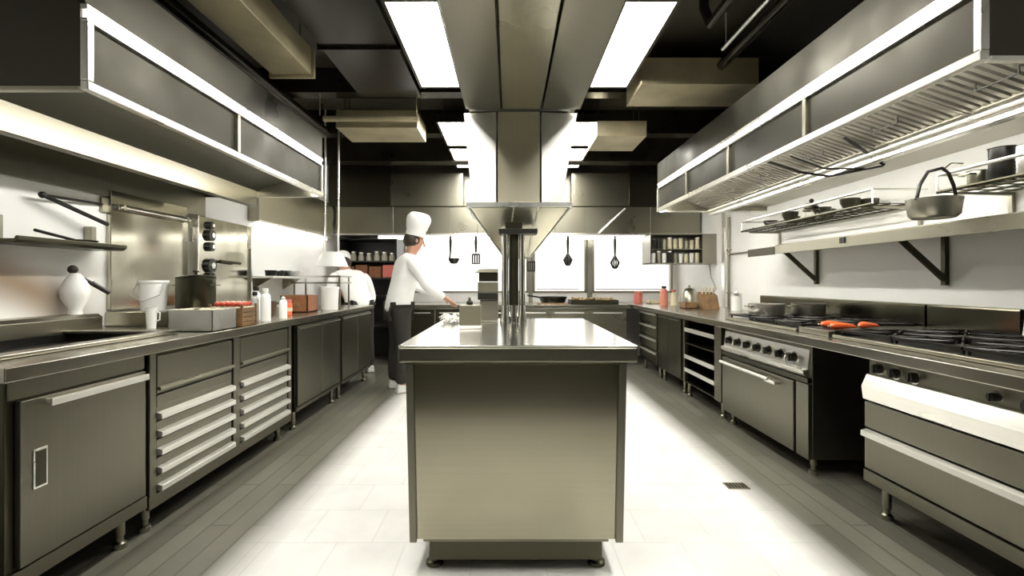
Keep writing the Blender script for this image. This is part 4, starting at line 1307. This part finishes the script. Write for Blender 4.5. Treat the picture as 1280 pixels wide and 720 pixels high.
# dark shelf unit in the back left corner with glass jars and brown boxes
t = thing('open_shelf', 'black open shelf unit in the far left corner behind the cooks', 'shelf unit', (-2.0, 7.1, 1.18))
x0, x1, y0, y1 = -2.44, -1.60, 6.86, 7.385
mb = MB()
mb.box(x0, x1, y1 - .015, y1, .0, 1.76)
mb.box(x0, x0 + .02, y0, y1, 0, 1.76); mb.box(x1 - .02, x1, y0, y1, 0, 1.76)
mb.build('frame', M['black'], t)
for z in (.5, .92, 1.18, 1.42, 1.74):
    box(x0 + .02, x1 - .02, y0, y1 - .015, z, z + .02).build('shelf_board', M['black'], t)
j0 = None
for k in range(7):
    x = -2.36 + k * .112
    lab = 'pale glass jar on the dark corner shelf, %s from the left' % ['first', 'second', 'third', 'fourth', 'fifth', 'sixth', 'seventh'][k]
    if j0 is None:
        j0 = thing('glass_jar', lab, 'jar', (x, 6.95, 1.441), 'pale jars on the dark corner shelf')
        MB().lathe([(0, 1.441), (.042, 1.441), (.045, 1.50), (.03, 1.54), (.03, 1.55), (0, 1.55)], (x, 6.95, 0), 18).build('jar_body', M['jar'], j0, 0, True)
        MB().lathe([(.033, 1.55), (.033, 1.57), (0, 1.572)], (x, 6.95, 0), 18).build('jar_lid', M['bright'], j0, 0, True)
    else:
        s_ = .85 + .3 * ((k * 37) % 10) / 10
        dup(j0, (x, 6.95, 1.441), lab, None, 0, (1, 1, s_))
for k in range(4):
    x = -2.40 + k * .195
    tag(box(x, x + .17, 6.90, 7.15, 1.201, 1.36 + .02 * (k % 2)).build('carton', M['brown'] if k != 3 else M['redplastic'], None, .004),
        ['leftmost brown carton on the dark corner shelf', 'second brown carton on the dark corner shelf', 'third brown carton on the dark corner shelf', 'red carton at the right end of the dark corner shelf'][k], 'carton', 'cartons on the dark corner shelf')

# utensils hanging from the back hood
def hanging(x, kind, label, L=.42):
    y, zt = 6.42, 1.775
    t = thing('hanging_utensil', label, 'utensil', (x, y, zt - L), 'utensils hanging from the back hood')
    MB().tube([(x, y + .012, zt + .006), (x, y - .004, zt - .01), (x, y, zt - .03)], .004, 6).build('hook', M['steel'], t)
    MB().tube([(x, y, zt - .025), (x, y, zt - .10), (x, y, zt - L * .6)], [.016, .020, .013], 8).build('handle', M['iron'], t, 0, True)
    zb = zt - L
    if kind == 'ladle':
        MB().lathe([(0, zb), (.045, zb + .01), (.07, zb + .05), (.075, zb + .08), (.067, zb + .08), (.04, zb + .02), (0, zb + .012)], (x + .045, y, 0), 18).tube([(x, y, zt - L * .6), (x - .01, y, zb + .09), (x - .018, y, zb + .055)], .011, 8).build('bowl', M['iron'], t, 0, True)
    elif kind == 'whisk':
        mb = MB()
        for k in range(6):
            a = PI * k / 6
            mb.tube([(x, y, zt - L * .6), (x + .06 * math.cos(a), y + .06 * math.sin(a), zb + .08), (x + .03 * math.cos(a), y + .03 * math.sin(a), zb + .01), (x, y, zb),
                     (x - .03 * math.cos(a), y - .03 * math.sin(a), zb + .01), (x - .06 * math.cos(a), y - .06 * math.sin(a), zb + .08), (x, y, zt - L * .6)], .008, 6)
        mb.build('wires', M['iron'], t)
    elif kind == 'spatula':
        mb = MB()
        mb.tube([(x, y, zt - L * .6), (x, y, zb + .13)], .006, 8)
        for k in range(4):
            mb.box(x - .055 + k * .03, x - .055 + k * .03 + .021, y - .003, y + .003, zb + .01, zb + .125)
        mb.box(x - .055, x + .056, y - .003, y + .003, zb, zb + .014)
        mb.box(x - .055, x + .056, y - .003, y + .003, zb + .12, zb + .14)
        mb.build('blade', M['iron'], t)


hanging(-.78, 'ladle', 'ladle hanging from the back hood, leftmost utensil', .40)
hanging(-.44, 'spatula', 'slotted spatula hanging just left of the steel funnel', .40)
hanging(.79, 'whisk', 'whisk hanging from the back hood just right of the steel funnel', .42)
hanging(1.42, 'whisk', 'whisk hanging below the slanted pull rod of the back hood', .46)
hanging(.30, 'spatula', 'slotted spatula hanging behind the chrome column', .5)

# ------------------------------------------------------------------ cooks
def skin_mesh(name, nodes, edges, mat, parent, sub=2, root=0):
    me = bpy.data.meshes.new(name)
    me.from_pydata([n[0] for n in nodes], edges, [])
    o = bpy.data.objects.new(name, me)
    COL.objects.link(o)
    o.parent = parent
    md = o.modifiers.new('skin', 'SKIN')
    md.use_smooth_shade = True
    if not me.skin_vertices: me.skin_vertices.new()
    for i, n_ in enumerate(nodes):
        r = n_[1]
        sv = me.skin_vertices[0].data[i]
        sv.radius = r if isinstance(r, tuple) else (r, r)
        sv.use_root = (i == root)
    ss = o.modifiers.new('subdivision', 'SUBSURF')
    ss.levels = sub; ss.render_levels = sub
    me.materials.append(mat)
    return o


def cook(loc, rotz, lean, label, arms, hat_h=.26, head_tilt=0.0, scale=1.0):
    t = thing('person', label, 'person', loc)
    t.rotation_euler = (0, 0, rotz)
    t.scale = (scale * 1.08, scale * 1.08, scale)
    hip = Vector((0, 0, .92))
    R = Matrix.Rotation(-lean, 4, 'X')

    def U(p):   # upper body leans forward (+y) about the hips
        v = Vector(p) - hip
        return tuple(hip + R @ v)
    # skeleton
    nodes, edges = [], []

    def add(p, r, prev=None, up=True):
        nodes.append((U(p) if up else tuple(p), r))
        if prev is not None: edges.append((prev, len(nodes) - 1))
        return len(nodes) - 1
    pel = add((0, 0, .93), (.15, .11), None, False)
    sp = add((0, .005, 1.10), (.135, .10), pel)
    ch = add((0, 0, 1.30), (.15, .105), sp)
    nk = add((0, .0, 1.42), .062, ch)
    nk2 = add((0, .012, 1.48), .056, nk)
    hd = add((0, .022, 1.56), (.075, .088), nk2)
    hd2 = add((0, .018, 1.635), (.078, .094), hd)
    hd3 = add((0, .008, 1.68), (.055, .065), hd2)
    J = {}
    for s in (-1, 1):
        (el, wr) = arms[0 if s < 0 else 1]
        sh = add((s * .16, 0, 1.36), .058, ch)
        sh2 = add((s * .195, 0, 1.33), .052, sh)
        e = add(el, .038, sh2)
        m_ = add(tuple((Vector(el) * .5 + Vector(wr) * .5)), .036, e)
        w = add(wr, .024, m_)
        J[s] = (el, wr)
        d = (Vector(wr) - Vector(el)).normalized()
        side = d.cross(Vector((0, 0, 1))).normalized() * s
        palm = Vector(wr) + d * .05
        pm = add(tuple(palm), (.036, .018), w)
        down = Vector((0, 0, -1))
        for k in range(4):
            off = side * (.027 - .018 * k)
            ln = (.070, .082, .075, .058)[k]
            b0 = add(tuple(palm + d * .040 + off), .0095, pm)
            b1 = add(tuple(palm + d * (.040 + ln * .5) + off * 1.1 + down * .008), .0085, b0)
            add(tuple(palm + d * (.040 + ln * .85) + off * 1.1 + down * .030), .0075, b1)
        th = add(tuple(palm - d * .012 - side * .034), .011, pm)
        th2 = add(tuple(palm + d * .022 - side * .055 + down * .01), .0095, th)
        add(tuple(palm + d * .048 - side * .055 + down * .022), .008, th2)
    for s in (-1, 1):
        a = add((s * .09, 0, .86), .085, pel, False)
        kn = add((s * .105, .015, .49), .056, a, False)
        cf = add((s * .11, -.01, .33), .050, kn, False)
        an = add((s * .115, -.01, .10), .036, cf, False)
        he = add((s * .118, .03, .05), .034, an, False)
        add((s * .125, .13, .035), .028, he, False)
    body = skin_mesh('body', nodes, edges, M['skin'], t)
    # face: nose, ears, eyes, mouth
    MB().tube([U((0, .105, 1.605)), U((0, .130, 1.572)), U((0, .118, 1.560))], [.008, .013, .008], 8).build('nose', M['skin'], None, 0, True).parent = t
    for s in (-1, 1):
        MB().ball(U((s * .082, .01, 1.59)), .02, (.35, .7, 1.1), 10).build('ear', M['skin'], None, 0, True).parent = t
        MB().ball(U((s * .031, .098, 1.61)), .010, (1, .6, .7), 10).build('eye', M['hair'], None, 0, True).parent = t
    f = MB().tube([U((-.024, .100, 1.532)), U((0, .108, 1.530)), U((.024, .100, 1.532))], .005, 6)
    f.build('mouth', M['redplastic'], None, 0, True).parent = t
    f = MB().ball(U((0, -.012, 1.60)), .095, (.92, .95, .95), 16)
    f.build('hair', M['hair'], None, 0, True).parent = t
    # jacket
    nodes, edges = [], []
    ah = add((0, .0, .79), (.175, .145), None, False)
    am = add((0, .0, .89), (.175, .142), ah, False)
    a0 = add((0, 0, 1.0), (.170, .132), am)
    a1 = add((0, .005, 1.14), (.165, .128), a0)
    a2 = add((0, 0, 1.31), (.175, .128), a1)
    a3 = add((0, .0, 1.41), (.085, .08), a2)
    add((0, .008, 1.455), (.075, .07), a3)
    for s in (-1, 1):
        el, wr = J[s]
        b0 = add((s * .165, 0, 1.365), .075, a2)
        b1 = add((s * .205, 0, 1.325), .070, b0)
        b2 = add(el, .055, b1)
        v = Vector(el) * .15 + Vector(wr) * .85
        add(tuple(v), .043, b2)
    skin_mesh('jacket', nodes, edges, M['cloth'], t)
    # trousers
    nodes, edges = [], []
    p0 = add((0, 0, .86), (.120, .100), None, False)
    for s in (-1, 1):
        b0 = add((s * .09, 0, .84), .098, p0, False)
        b1 = add((s * .105, .015, .49), .075, b0, False)
        b2 = add((s * .11, -.01, .30), .068, b1, False)
        add((s * .115, -.005, .075), .068, b2, False)
    skin_mesh('trousers', nodes, edges, M['trous'], t)
    for s in (-1, 1):
        sh = MB()
        sh.hexa([(s * .12 - .045, -.065, 0), (s * .12 + .045, -.065, 0), (s * .127 + .042, .19, 0), (s * .127 - .042, .19, 0)],
                [(s * .12 - .038, -.055, .095), (s * .12 + .038, -.055, .095), (s * .127 + .034, .17, .045), (s * .127 - .034, .17, .045)])
        o = sh.build('shoe', M['shoe'], None, .018, False, 3)
        o.parent = t
    # toque
    hm = Matrix.Translation(Vector(U((0, .008, 1.640)))) @ R
    f = MB()
    prof = [(.094, 0), (.097, .01), (.096, .07), (.108, .10), (.122, .14 * hat_h / .2), (.120, hat_h * .85), (.095, hat_h), (0, hat_h + .012)]
    f.lathe(prof, (0, 0, 0), 28, hm)
    for v in f.bm.verts:
        pass
    f.build('chef_hat', M['cloth'], None, 0, True).parent = t
    return t


# worker near the island, reaching to it
cook((-1.16, 5.05, 0), math.radians(-60), .22,
     'cook in tall white hat, white jacket and black trousers, reaching towards the island', 
     [((-.26, .20, 1.14), (-.12, .42, 1.10)), ((.27, .16, 1.12), (.15, .42, 1.05))], .25)
# worker bending over behind the end of the left row
cook((-1.86, 5.98, 0), math.radians(40), .78,
     'cook in white jacket and hat bending forward beyond the left worktop end',
     [((-.27, .16, 1.10), (-.14, .40, .98)), ((.27, .16, 1.10), (.14, .40, .98))], .13, 0, .98)

# ------------------------------------------------------------------ steam over the far left counter
def steam():
    m = bpy.data.materials.new('steam')
    m.use_nodes = True
    nt = m.node_tree
    for n_ in list(nt.nodes): nt.nodes.remove(n_)
    out = nt.nodes.new('ShaderNodeOutputMaterial')
    pv = nt.nodes.new('ShaderNodeVolumePrincipled')
    pv.inputs['Color'].default_value = (.95, .95, .93, 1)
    tc = nt.nodes.new('ShaderNodeTexCoord')
    n1 = nt.nodes.new('ShaderNodeTexNoise')
    n1.inputs['Scale'].default_value = 5
    n1.inputs['Detail'].default_value = 3
    gr = nt.nodes.new('ShaderNodeTexGradient')
    gr.gradient_type = 'SPHERICAL'
    mp = nt.nodes.new('ShaderNodeMapping')
    mp.inputs['Scale'].default_value = (1 / .18, 1 / .23, 1 / .15)
    nt.links.new(tc.outputs['Object'], mp.inputs['Vector'])
    nt.links.new(mp.outputs['Vector'], gr.inputs['Vector'])
    nt.links.new(tc.outputs['Object'], n1.inputs['Vector'])
    mu = nt.nodes.new('ShaderNodeMath'); mu.operation = 'MULTIPLY'
    nt.links.new(gr.outputs['Fac'], mu.inputs[0]); nt.links.new(n1.outputs['Fac'], mu.inputs[1])
    m3 = nt.nodes.new('ShaderNodeMath'); m3.operation = 'MULTIPLY'; m3.inputs[1].default_value = 22
    nt.links.new(mu.outputs[0], m3.inputs[0])
    nt.links.new(m3.outputs[0], pv.inputs['Density'])
    nt.links.new(pv.outputs[0], out.inputs['Volume'])
    return m


mb = MB().ball((0, 0, 0), 1.0, (.18, .23, .15), 24)
o = mb.build('steam', steam(), None)
o.location = (-1.945, 4.65, 1.25)
o['kind'] = 'stuff'
o['label'] = 'soft white steam rising over the far part of the left worktop'
o['category'] = 'steam'

scn.cycles.volume_bounces = 6
# ------------------------------------------------------------------ world
w = bpy.data.worlds.new('world')
scn.world = w
w.use_nodes = True
w.node_tree.nodes['Background'].inputs[0].default_value = (.9, .8, .5, 1)
w.node_tree.nodes['Background'].inputs[1].default_value = 0.02
